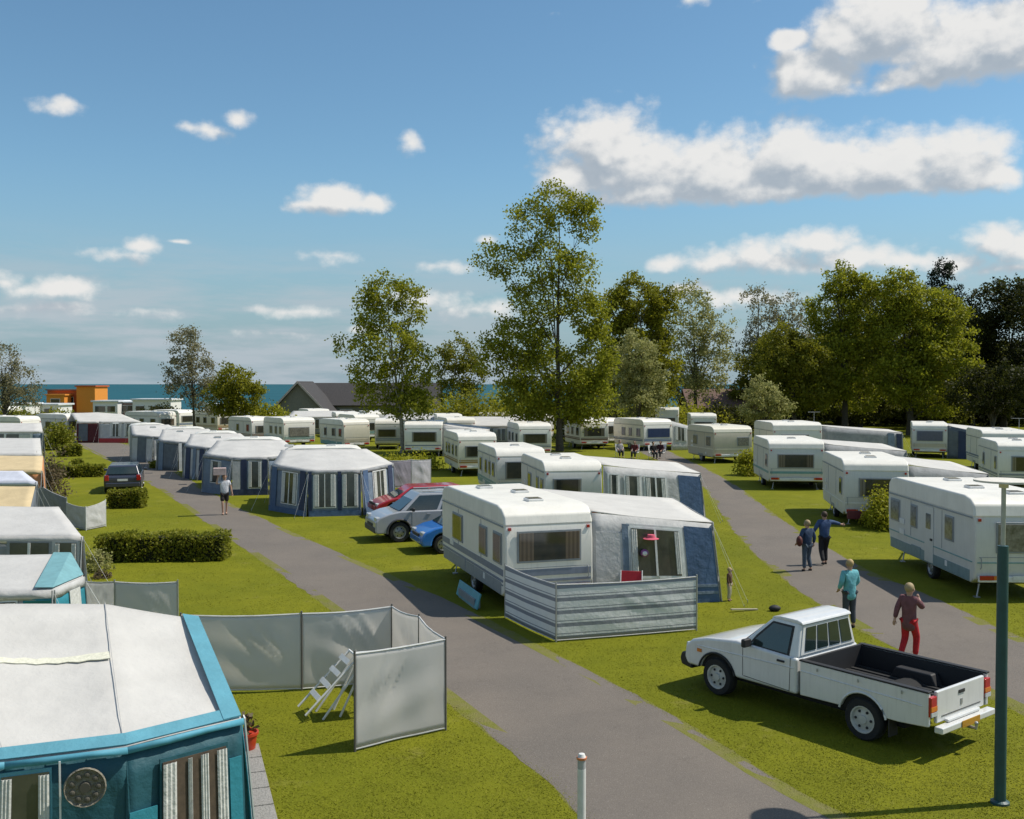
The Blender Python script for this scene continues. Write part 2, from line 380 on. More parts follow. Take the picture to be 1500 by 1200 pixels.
def road_mat():
    m = bpy.data.materials.new('worn asphalt'); m.use_nodes = True; t = m.node_tree; n = NG(t); b = t.nodes['Principled BSDF']
    geo = t.nodes.new('ShaderNodeNewGeometry'); p = geo.outputs['Position']
    c = n.mix(n.rng(n.noise(p, .5, 5, .6), .35, .65), (.156,.134,.113), (.128,.112,.097))
    c = n.mix(n.m('MULTIPLY', n.rng(n.noise(p, 60, 3, .8), .45, .7), .5), c, (.28,.245,.21))
    c = n.mix(n.m('MULTIPLY', n.rng(n.noise(p, 2.6, 6, .7), .58, .70), .45), c, (.13,.112,.098))
    vo = t.nodes.new('ShaderNodeTexVoronoi'); vo.feature = 'DISTANCE_TO_EDGE'; vo.inputs['Scale'].default_value = .55
    t.links.new(n.vm('ADD', p, n.vm('MULTIPLY', n.noise(p, 1.6, 5, .7, 0, 1), (1.6, 1.6, 0))), vo.inputs['Vector'])
    crack = n.m('MULTIPLY', n.m('LESS_THAN', vo.outputs['Distance'], .006), n.rng(n.noise(p, .35, 2), .48, .56))
    c = n.mix(n.m('MULTIPLY', crack, .22), c, (.05,.045,.04))
    c = n.mix(n.m('MULTIPLY', n.m('GREATER_THAN', n.noise(p, 45, 2, .5), .70), .55), c, (.36,.32,.27))
    t.links.new(c, b.inputs['Base Color']); b.inputs['Roughness'].default_value = .9; b.inputs['Specular IOR Level'].default_value = .25
    bn = t.nodes.new('ShaderNodeBump'); bn.inputs['Strength'].default_value = .5; bn.inputs['Distance'].default_value = .02
    t.links.new(n.noise(p, 70, 4, .8), bn.inputs['Height']); t.links.new(bn.outputs[0], b.inputs['Normal'])
    return m
RM = road_mat()
VM = mat('dry verge earth', (.185,.165,.075), .95, var=.15, scale=3, bump=.6, bscale=30, col2=(.15,.165,.02), spec=.1)
def polyline(P, step):
    out = []
    for a, b in zip(P[:-1], P[1:]):
        a, b = Vector(a), Vector(b); k = max(1, int((b-a).length/step))
        out += [a.lerp(b, i/k) for i in range(k)]
    return out + [Vector(P[-1])]
def smooth(P, it=2):
    for _ in range(it):
        Q = [P[0]]
        for a, b in zip(P[:-1], P[1:]): Q += [a*.75+b*.25, a*.25+b*.75]
        P = Q + [P[-1]]
    return P
def resample(P, n):
    L = [0]
    for a, b in zip(P[:-1], P[1:]): L.append(L[-1]+(b-a).length)
    out = []; j = 0
    for i in range(n):
        d = L[-1]*i/(n-1)
        while j < len(P)-2 and L[j+1] < d: j += 1
        out.append(P[j].lerp(P[j+1], min(1, (d-L[j])/max(1e-6, L[j+1]-L[j]))))
    return out
road_polys = []
def road(name, left, right, z=.012, n=240):
    Lp = resample(smooth([Vector(p) for p in left]), n); Rp = resample(smooth([Vector(p) for p in right]), n)
    V = []; K = 7
    for i in range(n):
        jl, jr = random.gauss(0, .035)+.06*math.sin(i*.37), random.gauss(0, .035)+.06*math.sin(i*.31+1)
        d = (Rp[i]-Lp[i]).normalized(); a = Lp[i]+d*jl; b = Rp[i]+d*jr
        for k in range(K):
            u = k/(K-1); p = a.lerp(b, u); V.append((p.x, p.y, z-(.009 if k in (0, K-1) else 0)))
    F = [(i*K+k, i*K+k+1, (i+1)*K+k+1, (i+1)*K+k) for i in range(n-1) for k in range(K-1)]
    tag(npmesh(name, V, F4=F, m=RM), kind='structure')
    if n > 100:     # the worn strip of dry earth and thin grass along both edges
        for S_, sg in ((Lp, -1), (Rp, 1)):
            V = []; M_ = n*3
            SS = resample(S_, M_); oth = resample(Rp if S_ is Lp else Lp, M_)
            for i in range(M_):
                d = (SS[i]-oth[i]).normalized(); e = .085+.03*math.sin(i*.13)+.025*math.sin(i*.71)+abs(random.gauss(0, .03))
                for off, zz in ((-.3, z-.004), (e*.35, .002), (e, -.003)): p = SS[i]+d*off; V.append((p.x, p.y, zz))
            F = [(i*3+k, i*3+k+1, (i+1)*3+k+1, (i+1)*3+k) for i in range(M_-1) for k in (0, 1)]
            tag(npmesh('verge', V, F4=F, m=VM), kind='structure')
    road_polys.append(([(p.x, p.y) for p in Lp] + [(p.x, p.y) for p in reversed(Rp)]))
def G2(px, py): v = gp(px, py); return (v.x, v.y)
road('road', [(2.1,9.5), G2(840,1188), G2(810,1150), G2(655,1030), G2(475,885), G2(335,790), G2(225,710), G2(125,657), (-46,104)],
             [(6.6,9.5), G2(1222,1200), G2(1000,1060), G2(790,948), G2(625,868), G2(445,790), G2(300,722), G2(212,657), (-42,104)])
road('road', [(10.2,90), G2(1030,702), G2(1068,770), G2(1135,838), G2(1240,912), G2(1340,962), G2(1465,1030), (9.6,12), (10.4,8)],
             [(13.0,90), G2(1068,702), G2(1142,762), G2(1265,836), G2(1392,886), G2(1500,940), (12.0,18), (12.6,12), (13.4,8)])
road('road', [(-43.5,98), (-60,100)], [(-38.5,93.5), (-60,93)], z=.008, n=40)

# short grass blades standing up where the eye can pick them out
def inside(poly, X, Y):
    c = np.zeros(len(X), bool); n = len(poly)
    for i in range(n):
        x1, y1 = poly[i]; x2, y2 = poly[i-1]
        if y1 == y2: continue
        k = ((y1 > Y) != (y2 > Y)) & (X < (x2-x1)*(Y-y1)/(y2-y1)+x1); c ^= k
    return c
grass_m = bpy.data.materials.new('grass blade'); grass_m.use_nodes = True
_t = grass_m.node_tree; _n = NG(_t); _b = _t.nodes['Principled BSDF']; _g = _t.nodes.new('ShaderNodeNewGeometry')
_c = _n.mix(_g.outputs['Random Per Island'], (.142,.152,.007), (.205,.200,.014))
_c = _n.mix(_n.m('MULTIPLY', _n.rng(_n.noise(_g.outputs['Position'], .3, 4, .6), .4, .65), .5), _c, (.130,.145,.006))
_t.links.new(_c, _b.inputs['Base Color']); _b.inputs['Roughness'].default_value = .8; _b.inputs['Specular IOR Level'].default_value = .2
def blades():
    N = 620000
    u = rng.random(N); Y0, Y1 = 11.5, 48.
    Y = 1/(1/Y0 - u*(1/Y0-1/Y1)); X = (rng.random(N)*1.08-.54)*Y*1500/FPX
    keep = np.ones(N, bool)
    jo = rng.random(N)**2*.34
    for p in road_polys[:2]: keep &= ~(inside(p[::4], X-jo, Y) & inside(p[::4], X+jo, Y))
    pn = np.sin(X*2.1+Y*.7)*np.sin(Y*1.7-X*.9)+np.sin(X*5.3)*np.sin(Y*4.1)*.6
    keep &= rng.random(N) < np.clip(.62+.25*pn, .2, 1)
    X, Y = X[keep], Y[keep]; n = len(X)
    h = rng.uniform(.005, .014, n)*(1+.4*(rng.random(n) < .06)); a = rng.uniform(0, 2*np.pi, n); wd = rng.uniform(.004, .010, n)*(1+Y/26)
    lx, ly = rng.normal(0, .026, n), rng.normal(0, .026, n)
    dx, dy = np.cos(a)*wd, np.sin(a)*wd
    V = np.stack([np.stack([X-dx, Y-dy, np.full(n, -.004)], 1), np.stack([X+dx, Y+dy, np.full(n, -.004)], 1), np.stack([X+lx, Y+ly, h], 1)], 1)
    o = npmesh('grass', V.reshape(-1, 3), F3=np.arange(3*n).reshape(-1, 3), m=grass_m)
    tag(o, 'short mown grass covering the pitches between the roads', 'grass', kind='stuff')
blades()

# ---------------- caravan ----------------
def side_profile(L, H, z0=.42, inset=0., zr=2.12):
    i = inset
    return [(.25+i,z0+i),(.06+i,z0+.12+i),(0+i,z0+.4),(0+i,zr-.35),(.05+i,zr),(.13+i,H-.2-i),(.32,H-.06-i),(.7,H-i),(L-.7,H-i),(L-.3,H-.07-i),(L-.12-i,H-.22-i),(L-.03-i,zr-.2),(L-.10-i,z0+.5),(L-.3,z0+i)]
def wheel(parent, c, r=.32, w=.2, rim=alloy, side=-1, axis='x'):
    """tyre with rim as sub-part; outer face at the side given along axis"""
    ax = axis; prof = [(r*.55,-w*.12),(r*.62,-w/2),(r*.92,-w/2),(r,-w*.32),(r,w*.32),(r*.92,w/2),(r*.62,w/2),(r*.55,w*.12)]
    def sh(p): return p
    o = MB().lathe(prof, c, 24, ax).build('wheel', tyre, parent, smooth=True)
    f = w/2*side
    pr = [(r*.64, f*.3),(r*.64, f*1.02),(r*.58, f*1.0),(r*.52, f*.62),(r*.22, f*.80),(r*.2, f*1.05),(r*.02, f*1.08)]
    MB().lathe(pr, c, 20, ax).build('rim', rim, o, smooth=True)
    hb = MB()
    for k in range(6):
        t = 2*math.pi*k/6; a, b = r*.4*math.cos(t), r*.4*math.sin(t)
        cc = (c[0]+f*.72, c[1]+a, c[2]+b) if ax == 'x' else (c[0]+a, c[1]+f*.72, c[2]+b)
        hb.ell(cc, (r*.07,)*3, 8, 5)
    tag(hb.build('rim_hole', black_pl, o), kind='stuff')
    return o

def caravan(label, px_nl, Y, theta, L=5.6, W=2.25, H=2.55, body=white_gel, top=roof_white, wins=((.5,.55),(1.6,.45),(2.6,.55)), face_win=(.30,.95,1.25,1.95),
            stripe=trim_blue, stripes=((.95,.10),(.82,.04)), lower=None, lights=True, door=None, vents=((1.6,.0),(3.6,.2)), glassm=glass, side_h=(1.22,1.82),
            group='caravans on the campsite pitches', hitch=True, corner=None, detail=True, antenna=False, right_wins=True):
    x = gx(px_nl, Y) if corner is None else corner[0]
    Yn = Y if corner is None else corner[1]
    th = R(theta); cdir = Vector((math.cos(th), math.sin(th), 0))
    loc = Vector((x, Yn, 0)) + cdir*(W/2)
    t = thing('caravan', label, 'caravan', loc, th, group)
    hw = W/2; e = .012
    rs = random.Random(label); old_style = stripe is trim_blue and stripes == ((.95,.10),(.82,.04)) and rs.random() < .75
    if old_style: stripe = rs.choice([trim_grey, trim_teal, mat('brown stripe', (.16,.08,.04), .5), mat('mustard stripe', (.35,.22,.06), .5), trim_blue]); stripes = rs.choice([((.98,.06),(.86,.10)), ((1.02,.14),), ((.95,.05),(.85,.03),(.78,.03))])
    MB().prism(side_profile(L, H-.03), -hw, hw, 'yz').build('body', body, t, bevel=.05, seg=3)
    # roof cap, proud of the body with a drip rail
    zr = 2.14 if H > 2.4 else H-.4
    out = [p for p in side_profile(L, H, inset=-.012) if p[1] > zr-.2]
    capo = [(out[0][0]-.005, zr)] + [p for p in out if p[1] > zr+.0] + [(out[-1][0]+.02, zr)]
    MB().prism(capo, -hw-.015, hw+.015, 'yz').build('roof', top, t, bevel=.06, seg=3)
    for sx in (-1, 1):
        MB().box((sx*(hw+.022), L/2, zr-.012), (.022, L-.3, .03)).build('awning_rail', trim_grey, t)
    if lower is not None:
        for sx in (-1, 1): MB().box((sx*(hw+.006), L/2, .60), (.02, L-.62, .30)).build('skirt_panel', lower, t, bevel=.006)
    for z, h in stripes:
        MB().box((-hw-.006, L/2, z), (.016, L-.32, h)).box((hw+.006, L/2, z), (.016, L-.32, h)).box((0, -.004, z), (W-.12, .016, h)).build('stripe', stripe, t)
    def window(c, sz, side):
        """side 'x-' 'x+' 'y-'"""
        if side == 'y-':
            f = MB().box((c[0], -.012, c[2]), (sz[0]+.1, .03, sz[1]+.1)).build('window', trim_grey if detail else trim_grey, t, bevel=.02)
            MB().box((c[0], -.032, c[2]), (sz[0], .02, sz[1])).build('pane', glass_x if glassm is glass else glassm, f, bevel=.015)
        else:
            s = -1 if side == 'x-' else 1
            f = MB().box((s*(hw+.010), c[1], c[2]), (.03, sz[0]+.09, sz[1]+.09)).build('window', trim_grey, t, bevel=.02)
            MB().box((s*(hw+.030), c[1], c[2]), (.02, sz[0], sz[1])).build('pane', glass_y if glassm is glass else glassm, f, bevel=.015)
    z0, z1 = side_h
    for (yc, wd) in wins: window((0, yc+wd/2, (z0+z1)/2), (wd, z1-z0), 'x-')
    if right_wins:
        for (yc, wd) in ((.5,.7),(L-1.6,.7)): window((0, yc+wd/2, (z0+z1)/2), (wd, z1-z0), 'x+')
    if face_win:
        a, b, c0, c1 = face_win; ww = W*(b-a); window((-hw+W*(a+b)/2, 0, (c0+c1)/2), (ww, c1-c0), 'y-')
    if door is not None:
        d = MB().box((-hw-.012, door+.3, 1.28), (.025, .62, 1.60)).build('door', body, t, bevel=.02)
        MB().box((-hw-.04, door+.08, 1.15), (.03, .12, .06)).build('handle', black_pl, d)
        MB().box((-hw-.03, door+.32, 1.65), (.02, .34, .44)).build('pane', glassm, d, bevel=.02)
    # locker flap and fridge vents on the near side
    if detail:
        MB().box((-hw-.017, L*.62, .66), (.02, .7, .26)).build('locker_flap', body if lower is None else lower, t, bevel=.015)
        for k in range(2): MB().box((-hw-.012, L*.80, 1.05+.32*k), (.02, .38, .16)).build('fridge_vent', trim_white, t, bevel=.01)
    if lights:
        MB().box((0, -.02, .56), (W-.15, .07, .16)).build('bumper', trim_white, t, bevel=.02)
        for sx in (-1, 1):
            l = MB().box((sx*(hw-.28), -.065, .60), (.36, .04, .12)).build('tail_light', red_lens, t, bevel=.012)
            MB().box((sx*(hw-.50), -.064, .60), (.08, .04, .11)).build('indicator', orange_lens, l, bevel=.01)
        MB().box((0, -.064, .60), (.5, .02, .11)).build('number_plate', trim_white, t)
        for sx in (-1, 1): MB().box((sx*(hw-.12), .03, zr-.06), (.07, .06, .07)).build('marker_light', red_lens, t)
    # seams of the body panels and the filler caps
    if detail:
        sm = MB()
        for yy in (L*.33, L*.69): sm.box((-hw-.004, yy, 1.55), (.012, .012, 1.05)).box((hw+.004, yy, 1.55), (.012, .012, 1.05))
        tag(sm.box((0, -.002, 1.12), (W-.2, .012, .012)).build('panel_seam', trim_grey, t), kind='stuff')
        MB().box((-hw-.010, L*.28, .66), (.02, .16, .16)).build('filler_cap', trim_white, t, bevel=.01)
    # grab handles
    if detail:
        for sx in (-1, 1):
            MB().tube([(sx*(hw-.14), -.0, .82), (sx*(hw-.14), -.06, .86), (sx*(hw-.14), -.06, 1.08), (sx*(hw-.14), -.0, 1.12)], .012, 6).build('grab_handle', trim_grey, t)
    for sx in (-1, 1):
        wheel(t, (sx*(hw-.14), L*.47, .31), .31, .19, side=sx)
        MB().box((sx*(hw-.02), L*.47, .52), (.06, .86, .16)).build('wheel_arch', trim_grey, t, bevel=.03)
    for sx in (-1, 1):
        for yy in (.5, L-.6): MB().tube([(sx*(hw-.35), yy, .45), (sx*(hw-.25), yy-.05, .0)], .022, 6).box((sx*(hw-.25), yy-.05, .012), (.14,.14,.024)).build('steady_leg', steel, t)
    MB().box((0, L/2, .40), (W-.5, L-.9, .08)).build('chassis', dark_under, t)
    if hitch:
        MB().tube([(-.6, L-.2, .45), (0, L+1.1, .45)], .035, 6).tube([(.6, L-.2, .45), (0, L+1.1, .45)], .035, 6).tube([(0, L+1.1, .5), (0, L+1.1, .0)], .03, 6).build('hitch', steel, t)
    for (yc, xc) in vents:
        v = MB().box((xc, yc, H+.035), (.42, .42, .08)).build('roof_vent', trim_white, t, bevel=.02)
        MB().box((xc, yc, H+.08), (.36, .36, .02)).build('vent_lid', curtain_glass, v, bevel=.008)
    if antenna:
        a = MB().tube([(hw-.3, .9, H-.1), (hw-.3, .9, H+.75)], .016, 6).build('antenna', steel, t)
        MB().tube([(hw-.75, .9, H+.75), (hw+.15, .9, H+.75)], .012, 6).tube([(hw-.6, .75, H+.75), (hw-.6, 1.05, H+.75)], .01, 6).tube([(hw-.3, .7, H+.75), (hw-.3, 1.1, H+.75)], .01, 6).build('aerial_rod', steel, a)
    return t

# ---------------- awnings ----------------
def pl_at(P, u):
    n = len(P)-1; k = min(n-1, int(u*n)); return P[k].lerp(P[k+1], u*n-k)
def awning(label, back, eave, walls, roofm=cloth_white, valm=None, group=None, sag=.06, nu=14, nv=8, lean=.12, val_h=.16, trim=None, trim_w=.2, name='awning', base=None, poles=True, ridge_vents=False):
    """back and eave: polylines of (x,y,z) from the same end; walls: list of dict(a,b,items) with a,b indices or points"""
    back = [Vector(p) for p in back]; eave = [Vector(p) for p in eave]
    cen = sum((Vector(p) for p in eave), Vector())/len(eave)
    t = thing(name, label, 'awning', (cen.x, cen.y, 0), 0, group)
    seg = len(eave)-1; nu = seg*max(3, nu//seg)
    mb = MB(); vs = []
    for j in range(nv+1):
        v = j/nv
        for i in range(nu+1):
            u = i/nu; k = (u*seg) % 1.0
            p = pl_at(back, u).lerp(pl_at(eave, u), v)
            p.z -= sag*math.sin(math.pi*v)*(.35+.65*abs(math.sin(math.pi*k)))+.010*math.sin(9*u+4*v)+.003*random.gauss(0, 1)*(0 < j < nv)
            vs.append(p)
    mb.add(vs, [(j*(nu+1)+i, j*(nu+1)+i+1, (j+1)*(nu+1)+i+1, (j+1)*(nu+1)+i) for j in range(nv) for i in range(nu)])
    rf = mb.build('roof', roofm, t, smooth=True, world=True, solid=.02)
    bc = sum(back, Vector())/len(back)
    def outward(p):
        d = (p-bc); d.z = 0; return d.normalized()
    # valance hanging from the eave
    vm_ = valm or roofm
    edge = []
    for i in range(seg): edge.append((eave[i], eave[i+1]))
    for (a, b) in edge:
        q = MB(); K = max(3, int((b-a).length/.35)); vs = []
        for i in range(K+1):
            p = a.lerp(b, i/K); o = outward(p)*.03
            dz = val_h*(1+.12*math.sin(i*2.2))
            vs += [p+o+Vector((0,0,.015)), p+o*1.6-Vector((0,0,dz))]
        q.add(vs, [(2*i, 2*i+1, 2*i+3, 2*i+2) for i in range(K)]).build('valance', vm_, t, world=True, solid=.012, smooth=True)
    if trim is not None:   # coloured border along the eave and ends, lying on the roof cloth
        def strip(a, b, a2, b2, dz=.032):
            K = 8; vs = []
            for i in range(K+1):
                u = i/K; vs += [a.lerp(b, u)+Vector((0,0,dz)), a2.lerp(b2, u)+Vector((0,0,dz))]
            MB().add(vs, [(2*i, 2*i+1, 2*i+3, 2*i+2) for i in range(K)]).build('border', trim, t, world=True, solid=.01)
        for (a, b) in edge:
            ia = (bc-a).normalized(); ib = (bc-b).normalized()
            ba, bb = pl_at(back, eave.index(a)/seg), pl_at(back, eave.index(b)/seg)
            strip(a, b, a.lerp(ba, trim_w/(ba-a).length), b.lerp(bb, trim_w/(bb-b).length))
        for (e0, b0, e1, b1) in ((eave[0], back[0], eave[1], back[min(1, len(back)-1)]), (eave[-1], back[-1], eave[-2], back[max(0, len(back)-2)])):
            fe = trim_w/(e1-e0).length; fb = trim_w/max(.3, (b1-b0).length)
            strip(e0, b0, e0.lerp(e1, fe), b0.lerp(b1, fb), .040)
    for wd in walls:
        a, b = wd['a'], wd['b']
        a = Vector(eave[a] if isinstance(a, int) else a); b = Vector(eave[b] if isinstance(b, int) else b)
        nrm = (b-a).cross(Vector((0,0,1))); nrm.z = 0; nrm.normalize()
        if nrm.dot((a+b)/2-bc) < 0: nrm = -nrm
        le = wd.get('lean', lean); ga = Vector((a.x, a.y, .0))+nrm*le; gb = Vector((b.x, b.y, .0))+nrm*le
        if wd.get('ext'): gb += (b-a).normalized()*wd['ext']
        if wd.get('exta'): ga += (a-b).normalized()*wd['exta']
        def S(u, v, off, a=a, b=b, ga=ga, gb=gb, nrm=nrm): return ga.lerp(gb, u).lerp(a.lerp(b, u), v) + nrm*off
        flip = (gb-ga).cross(a-ga).dot(nrm) < 0
        q = MB(); K = 12; J = 6; vs = []
        for j in range(J+1):
            for i in range(K+1):
                u, v = i/K, j/J
                vs.append(S(u, v*.985, .02*math.sin(u*math.pi*6+v)*math.sin(math.pi*v)))
        q.add(vs, [(j*(K+1)+i, j*(K+1)+i+1, (j+1)*(K+1)+i+1, (j+1)*(K+1)+i) for j in range(J) for i in range(K)])
        wp = q.build('wall_panel', wd.get('m', cloth_grey), t, world=True, solid=.015, smooth=True)
        for it in wd.get('items', ()):
            nm, u0, u1, v0, v1, m = it[:6]; off = it[6] if len(it) > 6 else .04
            sh = it[7] if len(it) > 7 else 0
            if nm == 'window':
                fr = MB().plate(q4(S, u0-.02, u1+.02, v0-.02, v1+.02, off, flip, sh), .02).build('window', it[8] if len(it) > 8 else trim_white, t, world=True)
                MB().plate(q4(S, u0, u1, v0, v1, off+.008, flip, sh), .012).build('pane', m, fr, world=True)
                cur = it[9] if len(it) > 9 else sheer
                if cur is not None:
                    for (ca, cb) in (it[10] if len(it) > 10 else ((0, .22), (.78, 1))):
                        cu = MB(); kk = 6; vv = []
                        for k in range(kk+1):
                            uu = u0+(u1-u0)*(ca+(cb-ca)*k/kk); oo = off+.022+.012*(k % 2)
                            vv += [S(uu+sh*v0, v0+.02, oo), S(uu+sh*v1, v1-.01, oo)]
                        cu.add(vv, [(2*k, 2*k+1, 2*k+3, 2*k+2) for k in range(kk)]).build('curtain', cur, fr, world=True, solid=.006)
                if (u1-u0)*(b-a).length > .8:
                    mid = (u0+u1)/2; MB().plate(q4(S, mid-.008, mid+.008, v0, v1, off+.03, flip, sh), .015).build('mullion', trim_white, fr, world=True)
            else:
                MB().plate(q4(S, u0, u1, v0, v1, off, flip, sh), .015).build(nm, m, t, world=True)
        if poles and wd.get('rope', True):
            for g0, p0, sg in ((ga, a, -1), (gb, b, 1)):
                e_ = g0+nrm*.75+(gb-ga).normalized()*.25*sg
                r_ = MB().tube([p0, e_+Vector((0,0,.03))], .003, 4).build('guy_rope', trim_white, t, world=True)
                MB().tube([e_+Vector((0,0,-.02)), e_+Vector((0,0,.08))], .010, 5).build('peg', steel, r_, world=True)
        if poles:
            for g0, p0 in ((ga, a), (gb, b)):
                MB().tube([g0+nrm*.03+Vector((0,0,0)), p0+nrm*.03], .014, 6).build('pole', steel, t, world=True)
    return t
def q4(S, u0, u1, v0, v1, off, flip, sh=0):
    P = [S(u0+sh*v0, v0, off), S(u1+sh*v0, v0, off), S(u1+sh*v1, v1, off), S(u0+sh*v1, v1, off)]
    return P[::-1] if flip else P

def windbreak(label, pts, heights, panels, m, group='cloth windbreaks round the pitches', polem=steel, wr=.025, hem=cloth_lgrey, mats=None):
    P = [Vector((p[0], p[1], 0)) for p in pts]; cen = sum(P, Vector())/len(P)
    t = thing('windbreak', label, 'windbreak', cen, 0, group)
    for i in range(len(P)-1):
        a, b = P[i], P[i+1]; ha, hb = heights[i], heights[i+1]; d = (b-a); nrm = d.cross(Vector((0,0,1))).normalized()
        K = max(8, int(d.length/.05)); J = 16; vs = []
        s1, s2 = random.random()*3, random.random()*3
        for j in range(J+1):
            for k in range(K+1):
                u, v = k/K, j/J
                p = a.lerp(b, u); h = ha+(hb-ha)*u-.025*math.sin(math.pi*u)
                fold = wr*(math.sin(9*(u+v*.8)+s1)*math.sin(5*(v-u*.5)+s2))*math.sin(math.pi*u)*math.sin(math.pi*min(1, v+.08))
                for q_, (cu_, sl_) in enumerate(((.55, .5), (.68, .6), (.80, .45))): fold += wr*.9*math.exp(-((u-cu_+sl_*(v-.6))/.035)**2)*math.exp(-((v-.62)/.28)**2)
                vs.append(p+Vector((0, 0, .05+(h-.07)*v))+nrm*(fold+.03*math.sin(math.pi*u)))
        mm = mats[i] if mats else m
        c = MB().add(vs, [(j*(K+1)+k, j*(K+1)+k+1, (j+1)*(K+1)+k+1, (j+1)*(K+1)+k) for j in range(J) for k in range(K)]).build('cloth_panel', mm, t, smooth=True, world=True, solid=.008)
        hv = [vs[J*(K+1)+k] for k in range(K+1)]
        MB().tube(hv, .016, 6).build('hem', hem, c, world=True)
        MB().tube([vs[k]+Vector((0,0,-.01)) for k in range(K+1)], .012, 5).build('bottom_hem', hem, c, world=True)
    for p, h in zip(P, heights):
        MB().tube([p-Vector((0,0,.0)), p+Vector((0,0,h+.03))], .018, 8).build('pole', polem, t, world=True)
    # guy line
    return t
# ---------------- caravans and their awnings, right of the main road ----------------
def W2(t, x, y, z): return Matrix.Translation(t.location) @ t.rotation_euler.to_matrix().to_4x4() @ Vector((x, y, z))

# the big caravan at the road, with striped windbreak
c8 = caravan('white caravan with three side windows beside the striped windbreak and turquoise step', 740, 24.4, 18, L=6.3, W=2.28, H=2.6,
             wins=((.30,.62),(1.55,.62),(3.9,1.0)), face_win=(.15,.84,1.30,1.98), stripe=mat('grey blue stripe', (.20,.23,.29), .45), stripes=((1.0,.16),(.80,.06),(.70,.03)), lower=trim_grey,
             vents=((1.2,.0),(3.2,.3),(4.6,-.3)), side_h=(1.22,1.90))
NL = W2(c8, 1.15, .15, 2.42); FL = W2(c8, 1.15, 6.0, 2.46)
A8R = Vector((5.15, 26.1, 2.02)); A8F = Vector((4.95, 31.4, 2.05))
pinkc = mat('pink sun hat cloth', (.62,.10,.16), .8)
t = awning('white roofed awning with grey and blue walls on the caravan beside the striped windbreak', [NL, FL], [A8R, A8F],
    [dict(a=NL, b=A8R, m=cloth_lgrey, exta=0, ext=.22, items=[
        ('door_panel', .03, .24, .04, .80, cloth_lgrey, .03), ('door_edge', .24, .30, .02, .90, cloth_slate, .04),
        ('window_surround', .275, .735, .16, .91, trim_white, .030), ('window', .31, .70, .34, .86, win_dark, .04, 0, trim_white, sheer, ((0,.12),(.90,1))), ('blind', .34, .50, .31, .335, trim_white, .05), ('blind', .52, .67, .31, .335, trim_white, .05), ('blind', .34, .50, .26, .285, trim_white, .05), ('blind', .52, .67, .26, .285, trim_white, .05), ('ledge', .32, .69, .19, .22, trim_white, .05),
        ('blue_panel', .75, .985, .0, .93, cloth_blue, .03), ('pale_band', .76, .98, .20, .235, cloth_slate, .045), ('pale_band', .76, .98, .115, .15, cloth_slate, .045)]),
     dict(a=A8R, b=A8F, m=cloth_blue, items=[('window', .1, .42, .4, .85, win_dark), ('window', .55, .9, .4, .85, win_dark)], ext=0)],
    roofm=cloth_warm, group='cloth awnings attached to caravans', valm=cloth_lgrey)
# inner things hung in the window: a pink hat and a round plate, a child's chair
h = MB(); hp = NL.lerp(A8R, .46); n8 = (A8R-NL).cross(Vector((0,0,1))); n8.z = 0; n8.normalize()
if n8.y > 0: n8 = -n8
hp = Vector((hp.x, hp.y, 1.74)) + n8*.22
tag(MB().lathe([(.02,.08),(.09,.07),(.11,0),(.20,-.03),(.19,-.04),(.07,-.01)], hp, 16).build('sun_hat', pinkc, smooth=True), 'pink sun hat hanging in the window of the blue and grey awning', 'hat')
pl = NL.lerp(A8R, .41); pl = Vector((pl.x, pl.y, 1.35)) + n8*.20
bl = thing('beach_ball', 'white and purple ball in the window of the blue and grey awning', 'ball', (pl.x, pl.y, 1.35))
MB().ell((0,0,0), (.10,.10,.10), 16, 10).build('ball_skin', mat('ball purple', (.25,.07,.22), .5), bl, smooth=True)
MB().ell((0,-.05,0), (.07,.06,.07), 12, 8).build('ball_patch', trim_white, bl, smooth=True)

windbreak('striped grey and white windbreak in front of the white caravan', [G2(740,907), G2(815,943), G2(1022,926)], [1.28,1.27,1.25], 3, cloth_stripe, wr=.012)
# table and red seat cushion behind the striped windbreak
tb = thing('garden_table', 'white garden table standing behind the striped windbreak', 'table', (2.1, 23.7, 0), R(12))
MB().box((0,0,.72), (1.3,.75,.04)).build('tabletop', trim_white, tb, bevel=.015)
for sx in (-1,1):
    for sy in (-1,1): MB().tube([(sx*.55,sy*.3,.7),(sx*.62,sy*.36,0)], .02, 6).build('leg', steel, tb)
def garden_chair(label, loc, rz, m, fm=trim_white, group=None):
    c = thing('garden_chair', label, 'chair', loc, rz, group)
    MB().box((0,0,.44), (.5,.5,.05)).build('seat', m, c, bevel=.015)
    MB().plate([(-.25,.25,.46),(.25,.25,.46),(.25,.42,1.02),(-.25,.42,1.02)], .04).build('backrest', m, c, bevel=.01)
    for sx in (-1,1):
        MB().tube([(sx*.26,-.24,0),(sx*.26,-.2,.64),(sx*.26,.3,.66)], .015, 6).build('leg', fm, c)
        MB().tube([(sx*.26,.32,0),(sx*.26,.22,.5),(sx*.26,.42,1.04)], .015, 6).build('leg', fm, c)
    return c
redcush = mat('red cushion', (.45,.02,.03), .8)
garden_chair('garden chair with red cushion behind the striped windbreak', (2.85, 24.35, 0), R(-10), redcush)
# turquoise step / mat beside the caravan, shadow side
st = thing('caravan_step', 'turquoise plastic board leaning under the side of the white caravan', 'step', (-1.05, 25.9, 0), R(18))
MB().plate([(-.10,-.98,.02),(-.10,.98,.02),(.0,.98,.40),(.0,-.98,.40)], .04).build('board', mat('turquoise plastic', (.10,.36,.42), .5), st, bevel=.01)
MB().box((-.05,0,.12), (.16,1.5,.24)).build('foot', trim_grey, st)

